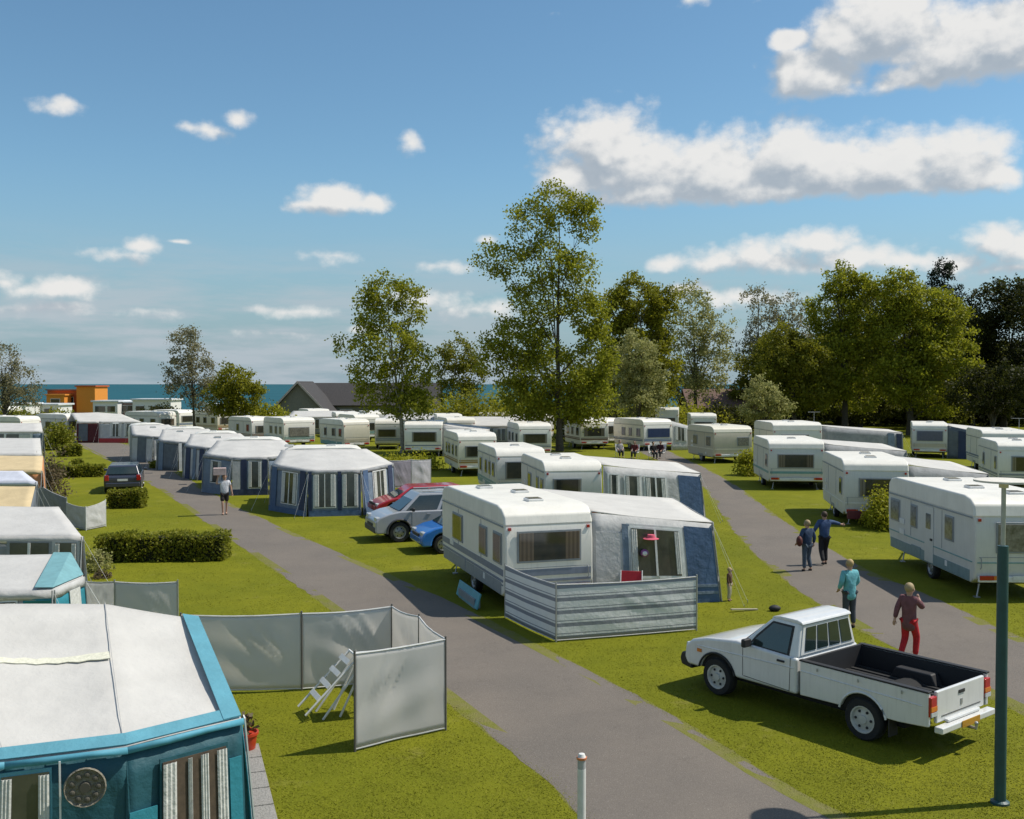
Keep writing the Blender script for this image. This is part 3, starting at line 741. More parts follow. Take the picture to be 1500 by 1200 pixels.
c7 = caravan('white caravan with grey and blue awning, directly behind the one with the striped windbreak', 798, 39.5, 9, L=5.6, W=2.3, H=2.55, wins=((.3,.5),(1.3,.4),(3.0,.6)), face_win=(.16,.62,1.2,1.85), body=grey_gel, stripe=trim_grey, vents=((1.5,0),(3.5,0)))
a7 = [W2(c7, 1.2, .1, 2.4), W2(c7, 1.2, 5.5, 2.42)]; e7 = [Vector((gx(1026, 41.3), 41.3, 1.95)), Vector((gx(992, 46), 46.5, 2.0))]
awning('white awning with netted windows and a blue end on the second caravan', a7, e7,
    [dict(a=a7[0], b=e7[0], m=cloth_lgrey, items=[('window', .06, .14, .35, .85, win_dark), ('window', .22, .36, .3, .85, win_dark), ('window', .42, .62, .3, .85, win_dark), ('blue_panel', .76, .99, 0, .93, cloth_blue, .03)], ext=.2),
     dict(a=0, b=1, m=cloth_blue)], roofm=cloth_warm, group='cloth awnings attached to caravans')
c6 = caravan('white caravan with a square end window and striped lower side, behind the silver car', 727, 47.5, 11, L=5.6, W=2.35, H=2.55, wins=((.5,.5),(1.6,.4),(2.6,.5),(4.2,.5)), face_win=(.2,.55,1.15,1.9), body=grey_gel, stripe=trim_teal, stripes=((.9,.1),(.72,.2)), vents=((2.0,.1),))
c5 = caravan('off white caravan with a row of side windows seen behind the square windowed caravan', 671, 61, 12, L=6.0, W=2.35, H=2.6, wins=((.4,.5),(1.7,.6),(3.2,.6),(4.4,.5)), face_win=(.2,.8,1.2,1.8), body=cream_gel, vents=((2.0,.1),(4.0,.1)))
c4 = caravan('white caravan with wide dark end window beside the slender birch trunk', 592, 78, 2, L=5.6, W=2.9, H=2.62, wins=((1,.6),), face_win=(.22,.84,1.15,1.85), stripe=trim_blue, stripes=((.85,.07),))
b4 = [W2(c4, 1.5, .3, 2.4), W2(c4, 1.5, 5.3, 2.42)]; e4 = [W2(c4, 5.0, .0, 1.95), W2(c4, 5.2, 5.5, 2.0)]
awning('pale grey awning to the right of the wide windowed caravan by the birch', b4, e4, [dict(a=b4[0], b=e4[0], m=cloth_lgrey, items=[('window', .15, .4, .35, .85, win_dark), ('window', .55, .85, .35, .85, win_dark)]), dict(a=0, b=1, m=cloth_grey)], roofm=cloth_white, group='cloth awnings attached to caravans')
caravan('bluish grey caravan left of the slender birch trunk', 549, 86, 6, L=5, W=2.2, H=2.55, wins=((.6,.6),(2,.6)), face_win=(.12,.8,1.1,1.7), body=grey_gel, stripe=trim_blue, lights=False)
caravan('cream caravan with green tinted side and no end window', 503, 84, 34, L=5, W=2.4, H=2.6, wins=((.4,.5),(1.6,.7),(3.4,.5)), face_win=None, body=cream_gel, stripe=tan_gel, lower=trim_teal)
caravan('white caravan with dull end window and three small side windows in the middle row', 415, 88, 33, L=5.2, W=2.9, H=2.6, wins=((.5,.5),(1.6,.5),(2.8,.6)), face_win=(.18,.8,1.0,1.75), body=white_gel, glassm=curtain_glass)
caravan('grey sided caravan at the left end of the middle row', 368, 93, 40, L=5.0, W=2.2, H=2.5, wins=((.5,.5),(2.6,.5)), face_win=(.2,.8,1.1,1.7), body=grey_gel)

# right-hand group
r1 = caravan('large white caravan with teal skirt nearest on the right, red lamps facing the pickup', 1431, 26.1, -1, L=6.4, W=2.4, H=2.66, wins=((1.35,.50),(3.95,.42),(5.35,.70)), face_win=(.24,.92,1.28,1.98), glassm=curtain_glass, body=grey_gel,
             stripe=trim_teal, stripes=((.98,.03),), lower=mat('grey teal skirt', (.20,.29,.30), .5), door=2.7, vents=((.9,.2),(2.4,-.2),(4.6,.1)), side_h=(1.35,1.95))
r2 = caravan('white caravan with long end window beside the round green bush', 1237, 40, -9, L=5.8, W=2.45, H=2.6, wins=((.4,.5),), face_win=(.25,.93,1.2,1.85), body=grey_gel, stripe=trim_white, stripes=((.9,.04),), vents=((1.2,0),(3.5,.2)))
b2 = [W2(r2, 1.22, .3, 2.42), W2(r2, 1.22, 5.5, 2.45)]; e2 = [Vector((gx(1440, 41.5), 41.0, 1.95)), Vector((gx(1405, 46), 47, 2.0))]
awning('white awning roof between the long windowed caravan and the road on the right', b2, e2, [dict(a=b2[0], b=e2[0], m=cloth_grey, items=[('window', .1, .3, .35, .8, win_dark), ('window', .4, .62, .35, .8, win_dark)]), dict(a=0, b=1, m=cloth_slate)], roofm=cloth_warm, group='cloth awnings attached to caravans')
MB().box((-.35, -.05, .44), (1.5, .16, .34)).build('lower_panel', mat('dark maroon plastic', (.13,.015,.03), .5), r2, bevel=.03)
r3 = caravan('white caravan with green tinted end window and teal stripe left of the road bend', 1127, 53.5, -5, L=5.6, W=2.85, H=2.62, wins=((.5,.5),), face_win=(.17,.80,1.2,1.85), body=grey_gel, stripe=trim_teal, stripes=((.92,.12),), vents=((1.5,0),))
b3 = [W2(r3, 1.45, .3, 2.44), W2(r3, 1.45, 5.3, 2.46)]; e3 = [Vector((gx(1328, 55), 55, 1.95)), Vector((gx(1300, 60), 61, 2.0))]
awning('white awning roof beyond the long windowed caravan, blue end facing right', b3, e3, [dict(a=b3[0], b=e3[0], m=cloth_grey), dict(a=0, b=1, m=cloth_blue)], roofm=cloth_warm, group='cloth awnings attached to caravans')
r4 = caravan('white caravan parked broadside at the edge of the dark wood', 1133, 74, 2, L=5.2, W=3.6, H=2.75, wins=(), face_win=(.18,.72,1.3,1.85), glassm=curtain_glass, body=white_gel, stripe=trim_grey, antenna=True, stripes=((.9,.05),))
b5 = [W2(r4, 1.85, .4, 2.5), W2(r4, 1.85, 5, 2.5)]; e5 = [Vector((gx(1318, 76), 75.5, 1.95)), Vector((gx(1300, 80), 80, 2.0))]
awning('grey and white awning with blue striped end at the foot of the dark wood', b5, e5, [dict(a=b5[0], b=e5[0], m=cloth_grey, items=[('blue_panel', .82, .9, 0, .95, cloth_slate), ('blue_panel', .93, .99, 0, .95, cloth_navy)]), dict(a=0, b=1, m=cloth_slate)], roofm=cloth_warm, group='cloth awnings attached to caravans')
r5 = caravan('white caravan cut off by the right edge of the picture, behind the large one', 1463, 52, -15, L=5.5, W=2.4, H=2.6, wins=((.4,.35),(3.6,.4)), face_win=(.28,.95,1.15,1.85), body=white_gel, stripe=trim_grey)
r7 = caravan('white caravan mostly hidden behind the one at the right edge', 1440, 64, -14, L=5.5, W=2.6, H=2.65, wins=((.4,.4),), face_win=(.3,.9,1.2,1.8), antenna=True)
r6 = caravan('grey caravan with dark awning under the trees at far right', 1337, 77, -20, L=5.4, W=2.45, H=2.6, wins=(), face_win=(.14,.86,1.3,2.0), glassm=mat('sky glass', (.12,.13,.2), .1), body=grey_gel, stripe=tan_gel, stripes=((.95,.25),))
b6 = [W2(r6, 1.24, .1, 2.45), W2(r6, 1.24, 5, 2.45)]; e6 = [W2(r6, 4.2, -.3, 1.9), W2(r6, 6.4, 4.5, 1.95)]
awning('dark slate awning with white roof attached to the grey caravan under the trees', b6, e6, [dict(a=b6[0], b=e6[0], m=cloth_dgrey, items=[('blue_panel', .25, .5, 0, .9, cloth_navy)]), dict(a=0, b=1, m=cloth_dgrey)], roofm=cloth_warm, valm=cloth_dgrey, group='cloth awnings attached to caravans')
# middle back
c9 = caravan('grey caravan with three side windows behind the seated campers', 943, 84, 21, L=5.6, W=2.7, H=2.62, wins=((.6,.6),(2.1,.5),(3.3,.6)), face_win=(.15,.9,1.15,1.85), body=white_gel, glassm=mat('blue glass', (.04,.06,.13), .1), stripe=trim_blue)
b9 = [W2(c9, 1.36, .3, 2.5), W2(c9, 1.36, 5, 2.52)]; e9 = [W2(c9, 3.4, .2, 1.95), W2(c9, 5.0, 5.4, 2.0)]
awning('white awning behind the beige caravan in the middle', b9, e9, [dict(a=b9[0], b=e9[0], m=cloth_lgrey, items=[('window', .2, .7, .35, .85, win_dark)]), dict(a=0, b=1, m=cloth_grey)], roofm=cloth_warm, group='cloth awnings attached to caravans')
c10 = caravan('old beige caravan standing alone left of the dark wood', 1046, 71, 12, L=5.0, W=2.9, H=2.6, wins=((.6,.7),(3.0,.7)), face_win=(.62,.9,1.25,1.8), body=tan_gel, top=cream_gel, stripe=cream_gel, stripes=((1.0,.06),), glassm=curtain_glass)
garden_chair('white garden chair standing right of the old beige caravan', (gx(1104, 66), 66, 0), R(20), trim_white)
# rows further back: only roofs and upper walls show
fill = [
 ('low white caravan far left of the black gabled house', 372, 108, 30, white_gel, 2.5), ('pale caravan behind the cream one', 452, 118, 25, cream_gel, 2.6),
 ('white caravan right below the dark roofed house', 492, 106, 15, white_gel, 2.55), ('grey caravan just behind the birch crown', 538, 112, 20, grey_gel, 2.5),
 ('white caravan below the yellow green bushes', 640, 100, 8, white_gel, 2.55), ('cream caravan under the left edge of the tallest tree', 700, 108, -12, cream_gel, 2.5),
 ('dark windowed caravan directly left of the tallest trunk', 745, 96, -25, grey_gel, 2.6), ('white caravan seen right of the tallest trunk', 836, 104, 15, white_gel, 2.6),
 ('small grey caravan at the foot of the whitish shrub tree', 872, 90, 24, grey_gel, 2.5), ('white caravan furthest back below the flowering tree', 960, 112, -10, white_gel, 2.9),
 ('low white caravan far behind the row of bay awnings on the left', 262, 118, 55, white_gel, 2.5), ('cream caravan far behind the bay awnings, under the round greenish tree', 318, 112, 48, cream_gel, 2.6),
 ('white caravan left of the small dark poplar', 612, 118, 20, white_gel, 2.6), ('grey caravan between the cream one and the slender birch', 520, 97, 28, grey_gel, 2.6),
 ('cream caravan just behind the off white one with side windows', 655, 88, 14, cream_gel, 2.6), ('white caravan behind the square windowed one, left of the tallest trunk', 760, 76, 10, white_gel, 2.6),
 ('small white caravan just right of the tallest trunk', 850, 86, 12, white_gel, 2.5), ('white caravan between the red skirted awning and the bay awnings', 232, 108, 62, white_gel, 2.6),
 ('white caravan closing the gap beside the old beige caravan', 1012, 100, -6, white_gel, 2.6)]
for lb, px, Y, th, bm_, H in fill:
    caravan(lb, px, Y, th, L=5.2, W=2.5, H=H, wins=((.5,.7),(2.2,.6),(3.6,.7)), face_win=(.15,.85,1.15,1.8), body=bm_, detail=False, vents=((2,0),))
for lb, px, Y, wd, dp in [('long white awning roof beside the yellow green bushes', 650, 92, 6.5, 3.0), ('blue edged awning left of the tallest trunk', 690, 88, 5, 3), ('pale awning roof left of the black gabled house', 420, 112, 7, 3.2), ('white awning roof below the dark roofed house', 560, 104, 5.5, 3)]:
    x0 = gx(px, Y)
    awning(lb, [(x0, Y+dp, 2.5), (x0+wd, Y+dp, 2.5)], [(x0-.1, Y, 1.95), (x0+wd+.2, Y, 1.95)], [dict(a=0, b=1, m=cloth_grey, items=[('window', .1, .3, .35, .85, win_dark), ('window', .4, .62, .35, .85, win_dark), ('blue_panel', .8, .97, 0, .9, cloth_blue)]),
        dict(a=(x0, Y+dp, 2.5), b=0, m=cloth_grey)], roofm=cloth_white, group='cloth awnings attached to caravans', poles=False)

# ---------------- row of bay-fronted awnings beyond the main road ----------------
def bay(label, front, zf, pw, dep, wing, cm, roofm=cloth_white, items=0, roofz=2.5, ext=2.4, front_items=None, side_items=None, off=(0,0), car_label=None):
    """front: (x0,y0),(x1,y1) ground of the flat middle; wing: sideways run of the slanted ends"""
    a, b = Vector((*front[0], zf)), Vector((*front[1], zf)); d = (b-a).normalized(); n = Vector((d.y, -d.x, 0))
    if n.y > 0: n = -n
    w0 = a - d*wing[0] - n*wing[1]; w1 = b + d*wing[0] - n*wing[1]
    bk0 = a - d*(wing[0]*.75) - n*dep + Vector((0,0,roofz-zf)); bk1 = b + d*(wing[0]*.35) - n*dep + Vector((0,0,roofz-zf))
    w0.z = zf+.06; w1.z = zf+.06
    fi = front_items or [('window', .08, .42, .30, .88, win_dark, .04), ('window', .56, .92, .30, .88, win_dark, .04), ('band', 0, 1, 0, .12, cm, .04)]
    si = side_items or [('window', .30, .62, .3, .86, win_dark, .04), ('band', 0, 1, 0, .12, cm, .04)]
    t = awning(label, [bk0, bk0.lerp(bk1, .33), bk0.lerp(bk1, .67), bk1], [w0, a, b, w1],
        [dict(a=0, b=1, m=cm, items=si), dict(a=1, b=2, m=cm, items=fi), dict(a=2, b=3, m=cm, items=si),
         dict(a=bk0, b=0, m=cloth_grey, lean=.1, items=[])], roofm=roofm, valm=cloth_grey, group='bay fronted awnings along the main road', sag=.05)
    if car_label:
        c0 = bk0 - n*.02; L = (bk1-bk0).length
        # the caravan stands broadside behind the awning
        ang = math.degrees(math.atan2(d.y, d.x))
        o = Vector((bk1.x, bk1.y, 0)) - n*.06
        cc = caravan(car_label, 0, 0, ang-270+360, L=L, W=2.25, H=2.58, corner=(0, 0), wins=((.5,.6),(2,.6)), face_win=(.2,.8,1.2,1.8), detail=False, hitch=False)
        # +Y of the caravan runs along -d, +X along the way back from the road
        cc.rotation_euler = (0, 0, math.atan2(-d.y, -d.x) - math.pi/2)
        cc.location = Vector((bk1.x, bk1.y, 0)) - n*(2.25/2+.06)
    return t
FI1 = [('window', .06, .40, .16, .93, win_dark, .04), ('window', .52, .90, .16, .93, win_dark, .04), ('band', 0, 1, 0, .10, cloth_navy, .05)]
bay('white roofed awning with slate blue bay front nearest the parked cars', (G2(452,757), G2(528,755)), 1.92, 0, 5.0, (1.6, 2.6), cloth_slate, roofz=2.5,
    front_items=[('blue_strip', -.02, .05, 0, .98, cloth_navy, .045), ('window', .10, .50, .20, .93, win_dark, .04), ('blue_strip', .55, .62, 0, .98, cloth_navy, .045), ('window', .66, .93, .20, .93, win_dark, .04), ('band', 0, 1, 0, .12, cloth_blue, .05)],
    side_items=[('window', .34, .72, .22, .9, win_dark, .04), ('blue_strip', .80, .94, 0, .98, cloth_navy, .045), ('blue_strip', .04, .18, 0, .98, cloth_blue, .045), ('band', 0, 1, 0, .12, cloth_blue, .05)], car_label='caravan behind the slate blue bay awning nearest the parked cars')
bay('white roofed awning with navy and sea green stripes, second from the parked cars', (G2(340,726), G2(392,725)), 1.88, 0, 4.6, (1.6, 1.9), cloth_slate,
    front_items=[('green_strip', .0, .22, 0, .97, cloth_lgrey, .04), ('blue_strip', .24, .40, 0, .95, cloth_navy, .045), ('window', .46, .80, .2, .9, win_dark, .04), ('blue_strip', .84, .97, 0, .95, cloth_navy, .045), ('band', 0, 1, 0, .16, cloth_navy, .05)], car_label='caravan behind the navy and sea green awning')
bay('white roofed awning with grey front, third from the parked cars', (G2(303,704), G2(342,703)), 1.88, 0, 4.2, (1.3, 1.9), cloth_lgrey,
    front_items=[('blue_strip', .02, .2, 0, .95, cloth_slate, .045), ('window', .40, .62, .4, .85, win_dark, .04), ('blue_strip', .8, .97, 0, .95, cloth_blue, .045)],
    side_items=[('blue_strip', .1, .3, 0, .95, cloth_navy, .045), ('blue_strip', .42, .55, 0, .95, cloth_slate, .045), ('blue_strip', .7, .9, 0, .95, cloth_navy, .045)], car_label='caravan behind the grey fronted awning third in the row')
bay('white roofed awning with dark green open front, fourth in the row', (G2(262,690), G2(299,689)), 1.85, 0, 4.0, (1.3, 1.6), cloth_dgrey,
    front_items=[('pale_strip', -.02, .10, 0, .96, trim_white, .045), ('window', .18, .9, .12, .92, cloth_dteal, .04, 0, cloth_dgrey, None)],
    side_items=[('blue_strip', .1, .3, 0, .95, cloth_slate, .045)], car_label='caravan behind the dark green fronted awning')
bay('white roofed awning at the far end of the row beside the road bend', (G2(224,678), G2(253,677)), 1.85, 0, 4.6, (1.2, 1.8), cloth_lgrey,
    front_items=[('window', .2, .6, .35, .85, win_dark, .04), ('maroon_strip', .72, .9, .1, .9, cloth_maroon, .04), ('white_board', .05, .85, .08, .25, trim_white, .05)],
    side_items=[('dark_strip', .3, .7, 0, .95, cloth_dgrey, .045)], car_label='caravan at the far end of the row of bay fronted awnings')
# low board and hedge strip by the far awning are built with the hedges

# pale lilac windbreak right of the first bay awning
windbreak('pale lilac and grey windbreak between the bay awning and the far caravans', [G2(570,716), G2(602,714), G2(631,712)], [1.5,1.5,1.45], 2, cloth_lilac, mats=[mat('grey lilac cloth', (.30,.27,.33), .8), mat('pale lilac cloth', (.52,.50,.55), .8)])

# ---------------- awnings on the left-hand pitches ----------------
# the near one with turquoise borders
e1 = [gp(-170, 1135, 1.86), gp(0, 1122, 1.88), gp(180, 1100, 1.90), gp(350, 1057, 1.90)]
bk = [Vector((-9.2, 12.4, 2.78)), Vector((-7.0, 12.8, 2.80)), Vector((-5.25, 13.15, 2.72)), Vector((-4.12, 13.3, 2.50))]
plate_m = mat('wicker', (.30,.27,.21), .8, var=.2, scale=20, bump=.8, bscale=30)
tt = awning('near awning with pale roof, turquoise border and round sign behind its window', bk, e1,
    [dict(a=0, b=1, m=cloth_dteal, ext=.1, items=[]),
     dict(a=1, b=2, m=cloth_dteal, ext=.10, exta=.05, items=[('window', -.02, .36, .12, .93, win_dark, .03, 0, cloth_cyan, sheer), ('teal_panel', .45, 1.0, 0, .34, cloth_teal, .05), ('white_seam', .44, .455, 0, .98, trim_white, .06)]),
     dict(a=2, b=3, m=cloth_dteal, exta=.10, items=[('teal_panel', .02, .24, 0, .66, cloth_teal, .05), ('white_seam', .0, .02, 0, .62, trim_white, .06),
          ('window', .28, .83, .04, .88, win_brown, .05, 0, cloth_dteal, sheer, ((0,.20),(.38,.44),(.58,.70),(.84,1))), ('teal_panel', .86, .97, 0, .80, cloth_teal, .05)]),
     dict(a=3, b=bk[3], m=cloth_teal, lean=.16, items=[('white_seam', 0, .03, 0, 1, trim_white, .05), ('window', .2, .8, .35, .85, win_dark, .05)])],
    roofm=cloth_warm, valm=mat('turquoise valance', (.085,.34,.46), .65, var=.1, scale=5), trim=cloth_cyan, trim_w=.21, sag=.09, nu=24, nv=12, val_h=.05, poles=False, group='awnings on the left-hand pitches')
# roof seam lines and the pale skylight strip as printed/sewn pieces
def roofpt(u, v, dz=.035):
    p = pl_at(bk, u).lerp(pl_at(e1, u), v); k = (u*3) % 1.0; p.z += dz-.09*math.sin(math.pi*v)*(.35+.65*abs(math.sin(math.pi*k))); return p
for u in (.335, .66):
    vs = []
    for i in range(13): vs += [roofpt(u-.0008, i/12, .030), roofpt(u+.0008, i/12, .030)]
    MB().add(vs, [(2*i, 2*i+1, 2*i+3, 2*i+2) for i in range(12)]).build('seam', mat('seam grey', (.42,.42,.41), .8), tt, world=True, solid=.008)
vs = []
for i in range(15):
    u = .30+.355*i/14; vs += [roofpt(u, .375+.012*random.random(), .028), roofpt(u, .412+.012*random.random(), .028)]
MB().add(vs, [(2*i, 2*i+1, 2*i+3, 2*i+2) for i in range(14)]).build('light_strip', mat('cream translucent strip', (.80,.78,.62), .5, var=.1, scale=30), tt, world=True, solid=.01)
# round wicker plate hanging on the near awning's front
a_, b_ = e1[1], e1[2]; nn = (b_-a_).cross(Vector((0,0,1))); nn.normalize(); nn = nn if nn.y < 0 else -nn
pc = a_.lerp(b_, .66)+nn*.13+Vector((0,0,-.30)); RX = nn.to_track_quat('Y', 'Z').to_matrix()
pm = thing('wicker_plate', 'round wicker plate hanging on the front of the near turquoise awning', 'wall plate', pc, math.atan2(nn.y, nn.x)+math.pi/2)
MB().lathe([(.005,.0),(.17,.0),(.19,-.03),(.20,-.01),(.175,.02),(.005,.02)], (0,0,0), 28, 'y').build('plate_disc', plate_m, pm, smooth=True)
for k in range(9):
    t_ = 2*math.pi*k/9; MB().ell((.125*math.cos(t_), -.02, .125*math.sin(t_)), (.028,.014,.028), 8, 6).build('knot', mat('wicker dark', (.10,.09,.07), .8), pm)
MB().lathe([(.005,-.03),(.05,-.03),(.06,0),(.005,0)], (0,0,0), 16, 'y').build('centre_boss', mat('wicker dark', (.10,.09,.07), .8), pm)
# second awning, teal trimmed
e_2 = [gp(-60, 872, 1.74), gp(74, 866, 1.78)]; bk2 = [gp(-50, 815, 2.05), gp(96, 815, 2.05)]
bk2[0].y = bk2[1].y = 21.0
bk2 = [Vector((gx(-50, 21), 21, 2.05)), Vector((gx(100, 21), 21, 2.05))]
mid = Vector((gx(116, 20.2), 20.3, 1.72))
awning('pale roofed awning with teal end and green window just behind the near one', [bk2[0], bk2[1], bk2[1]+Vector((.03,0,-.02))], [e_2[0], e_2[1], mid],
    [dict(a=0, b=1, m=cloth_lgrey, items=[('window', .70, .985, .25, .9, cloth_green, .04, 0, cloth_teal, None), ('window', .1, .6, .25, .9, win_dark, .04)]),
     dict(a=1, b=2, m=cloth_teal, items=[('pale_strip', .45, .80, .05, .92, sheer, .04)]),
     dict(a=2, b=bk2[1], m=cloth_dteal)], roofm=cloth_white, valm=cloth_lgrey, group='awnings on the left-hand pitches', sag=.04)
MB_te = MB()
vs = [];  # teal end of that roof
T2 = [o for o in bpy.data.objects if o.get('label','').startswith('pale roofed awning with teal')][0]
for i in range(7):
    u = i/6; p = bk2[1].lerp(e_2[1], u); q = (bk2[1]+Vector((.03,0,-.02))).lerp(mid, u)
    p2 = p+Vector((-.34,0,0)); vs += [p2+Vector((0,0,.05)), p+Vector((0,0,.05)), q+Vector((0,0,.05))]
MB().add(vs, [(3*i+k, 3*i+k+1, 3*i+k+4, 3*i+k+3) for i in range(6) for k in (0, 1)]).build('teal_end', mat('light teal cloth', (.17,.36,.39), .7), T2, world=True, solid=.01)
# grey one
def simple_awn(label, pxr, yb, ye, zr, ze, m, roofm, items=(), pxl=-120, side_items=(), yback=None, side_m=None, pxre=None, valm=None):
    Yr = (CAMH-zr)*FPX/(yb-HOR); Ye = (CAMH-ze)*FPX/(ye-HOR); pxre = pxre or pxr+6
    B = [Vector((gx(pxl, Yr), Yr, zr)), Vector((gx(pxr, Yr), Yr, zr))]; E = [Vector((gx(pxl, Ye), Ye, ze)), Vector((gx(pxre, Ye), Ye, ze))]
    return awning(label, B, E, [dict(a=0, b=1, m=m, items=items), dict(a=1, b=B[1], m=side_m or m, items=side_items)], roofm=roofm, valm=valm or roofm, group='awnings on the left-hand pitches', sag=.05)
simple_awn('light grey awning with long dark window, third from the front on the left', 84, 743, 787, 2.22, 1.8, cloth_grey, cloth_white,
    items=[('window', .56, .80, .45, .92, win_dark, .04, 0, cloth_grey, None), ('window', .84, .97, .45, .92, win_dark, .04, 0, cloth_lgrey, sheer)], pxre=118, side_items=[('window', .2, .8, .3, .85, win_dark, .04, 0, trim_white, sheer)], side_m=cloth_lgrey)
simple_awn('tan roofed awning with dark grey side, fourth from the front on the left', 50, 713, 746, 2.28, 1.72, cloth_grey, cloth_tan, pxre=42, side_items=[('window', .3, .62, .35, .8, win_dark, .04, 0, cloth_dgrey, None)], side_m=cloth_dgrey)
windbreak('dark grey windbreak panel with a black opening beside the tan awning', [G2(40,758), G2(62,762), G2(96,768)], [1.2,1.35,1.05], 2, cloth_grey)
tag(MB().lathe([(.0,-.01),(.20,-.01),(.20,.01),(.0,.01)], (0,0,0), 18, 'y').build('air_vent', black_pl), 'round black opening in the dark grey cloth beside the tan awning', 'vent').location = (gx(70,28.6), 28.4, 1.45)
windbreak('light grey windbreak with white end pole behind the grey awning', [G2(96,772), G2(124,778), G2(153,772)], [.95,.9,1.05], 2, cloth_lgrey, polem=trim_white)
simple_awn('pale blue roofed awning on the left behind the tan one', 32, 690, 706, 2.3, 1.95, cloth_navy, cloth_lilac, pxre=52, side_m=cloth_slate)
simple_awn('tan and orange roofed awning on the left behind the pale blue one', 62, 668, 690, 2.35, 1.9, cloth_orange, cloth_tan, pxre=60, side_m=cloth_orange)
simple_awn('white roofed awning on the left with a small dark window at its end', 58, 642, 666, 2.4, 1.9, cloth_lgrey, cloth_white, pxre=60, items=[('window', .86, .98, .3, .9, win_dark, .04, 0, cloth_grey, None)], side_m=cloth_grey)
simple_awn('furthest white awning on the left with blue grey wall', 60, 620, 632, 2.5, 2.0, cloth_slate, cloth_white, pxre=62, side_m=cloth_slate, items=[('window', .5, .9, .3, .9, win_dark)])
# caravans belonging to the left-hand pitches, behind the awnings
for lb, px, Y, bm_ in [('white caravan behind the furthest left awning', 30, 92, white_gel), ('cream static caravan beneath the bare tree at the left edge', 12, 132, cream_gel)]:
    caravan(lb, px, Y, 70, L=7, W=2.4, H=2.6, wins=((.5,1.2),(2.6,.6),(4.2,1.2)), face_win=(.2,.8,1.1,1.8), body=bm_, detail=False)
# red and white awning across the end of the road
Yr = 96
er = [Vector((gx(112,Yr), Yr, 2.0)), Vector((gx(145,Yr), Yr, 2.0)), Vector((gx(206,Yr), Yr, 2.0))]; br = [Vector((gx(100,99.5), 100, 2.7)), Vector((gx(140,99.5), 100, 2.75)), Vector((gx(175,99.5), 100, 2.6))]
awning('white roofed awning with red skirt across the end of the main road', br, er,
  [dict(a=0, b=1, m=cloth_maroon, items=[('dark_panel', .1, .5, .1, .9, cloth_dgrey, .05)]), dict(a=1, b=2, m=cloth_lgrey, items=[('red_skirt', 0, 1, 0, .22, cloth_red, .05), ('window', .28, .52, .3, .9, win_dark, .05), ('window', .62, .82, .3, .9, win_dark, .05)]), dict(a=2, b=br[2], m=cloth_red)],
  roofm=cloth_warm, group='cloth awnings attached to caravans')
MBx = caravan('dark windowed caravan left of the red skirted awning', 98, 99, 60, L=5, W=2.3, H=2.6, wins=((.5,.8),(2.5,.8)), face_win=(.1,.9,1.1,1.9), body=grey_gel, detail=False)

# ---------------- grey windbreak in the foreground ----------------
cloth_wb = mat('grey windbreak cloth', (.80,.775,.74), .6, var=.015, scale=2.2, bump=.06, bscale=3, trans=.60)
windbreak('long grey windbreak fencing the near pitch, open towards the camera', [G2(262,1018), G2(440,1015), G2(573,1002), G2(613,1024), G2(652,1074), G2(518,1106)], [1.43,1.43,1.44,1.46,1.50,1.52], 5, cloth_wb, wr=.045, polem=mat('dark pole', (.12,.11,.10), .5), hem=mat('pale hem', (.60,.60,.58), .7))
windbreak('small windbreak with one white and one grey panel behind the near awning', [G2(112,925), G2(165,936), G2(258,932)], [1.15,1.25,1.2], 2, cloth_wb, mats=[mat('bright white cloth', (.86,.84,.82), .7, bump=.2, trans=.6), cloth_wb], wr=.02)

# white folding chair half hidden in the windbreak corner
fc = thing('folding_chair', 'white folding garden chair tipped against the inside of the grey windbreak', 'folding chair', (-2.75, 17.25, 0), R(25))
for y0 in (-.26, .26):
    MB().tube([(-.85,y0,.12),(.05,y0,.98)], .020, 6).build('frame_rail', trim_white, fc)
    MB().tube([(-.55,y0*.9,.0),(.12,y0*.9,.86)], .020, 6).build('frame_rail', trim_white, fc)
    MB().tube([(-.25,y0*.8,.0),(.10,y0*.8,.72)], .020, 6).build('leg', trim_white, fc)
for k in range(4): MB().box((-.62+.17*k, 0, .37+.18*k), (.09,.5,.02), Matrix.Rotation(-R(46), 3, 'Y')).build('slat', trim_white, fc)
MB().tube([(.05,-.3,.98),(.05,.3,.98)], .02, 6).build('top_rail', trim_white, fc)
ft = thing('folding_table', 'small white folding table top beside the tipped folding chair', 'table', (-2.35, 17.1, 0), R(18))
MB().box((0,0,1.0), (.62,.5,.05)).build('tabletop', trim_white, ft, bevel=.02)
for sx in (-1,1): MB().tube([(sx*.25,-.2,.98),(sx*.25,.2,0)], .018, 6).tube([(sx*.25,.2,.98),(sx*.25,-.2,0)], .018, 6).build('leg', trim_white, ft)

# red pot with plant on the gravel strip by the near awning
pot = thing('plant_pot', 'red pot with a small dark leaved plant beside the near awning', 'plant pot', (*G2(357,1106), 0))
MB().lathe([(.02,0),(.13,0),(.17,.26),(.19,.27),(.19,.31),(.165,.31),(.15,.27),(.02,.26)], (0,0,0), 20).build('pot', mat('red glazed pot', (.50,.05,.02), .35), pot, smooth=True)
V = []
for k in range(90):
    a = random.uniform(0, 6.28); r_ = random.uniform(0, .17); p = Vector((r_*math.cos(a), r_*math.sin(a), .3+random.uniform(0, .27))); d = Vector((random.gauss(0,1), random.gauss(0,1), random.gauss(0,1))).normalized()*.05; e = Vector((random.gauss(0,1), random.gauss(0,1), random.gauss(0,1))).normalized()*.035
    V += [p-d, p+e, p+d, p-e]
npmesh('foliage', [tuple(v) for v in V], F4=np.arange(len(V)).reshape(-1,4), m=mat('dark red leaves', (.10,.035,.02), .7, col2=(.05,.08,.01), scale=20), parent=pot)
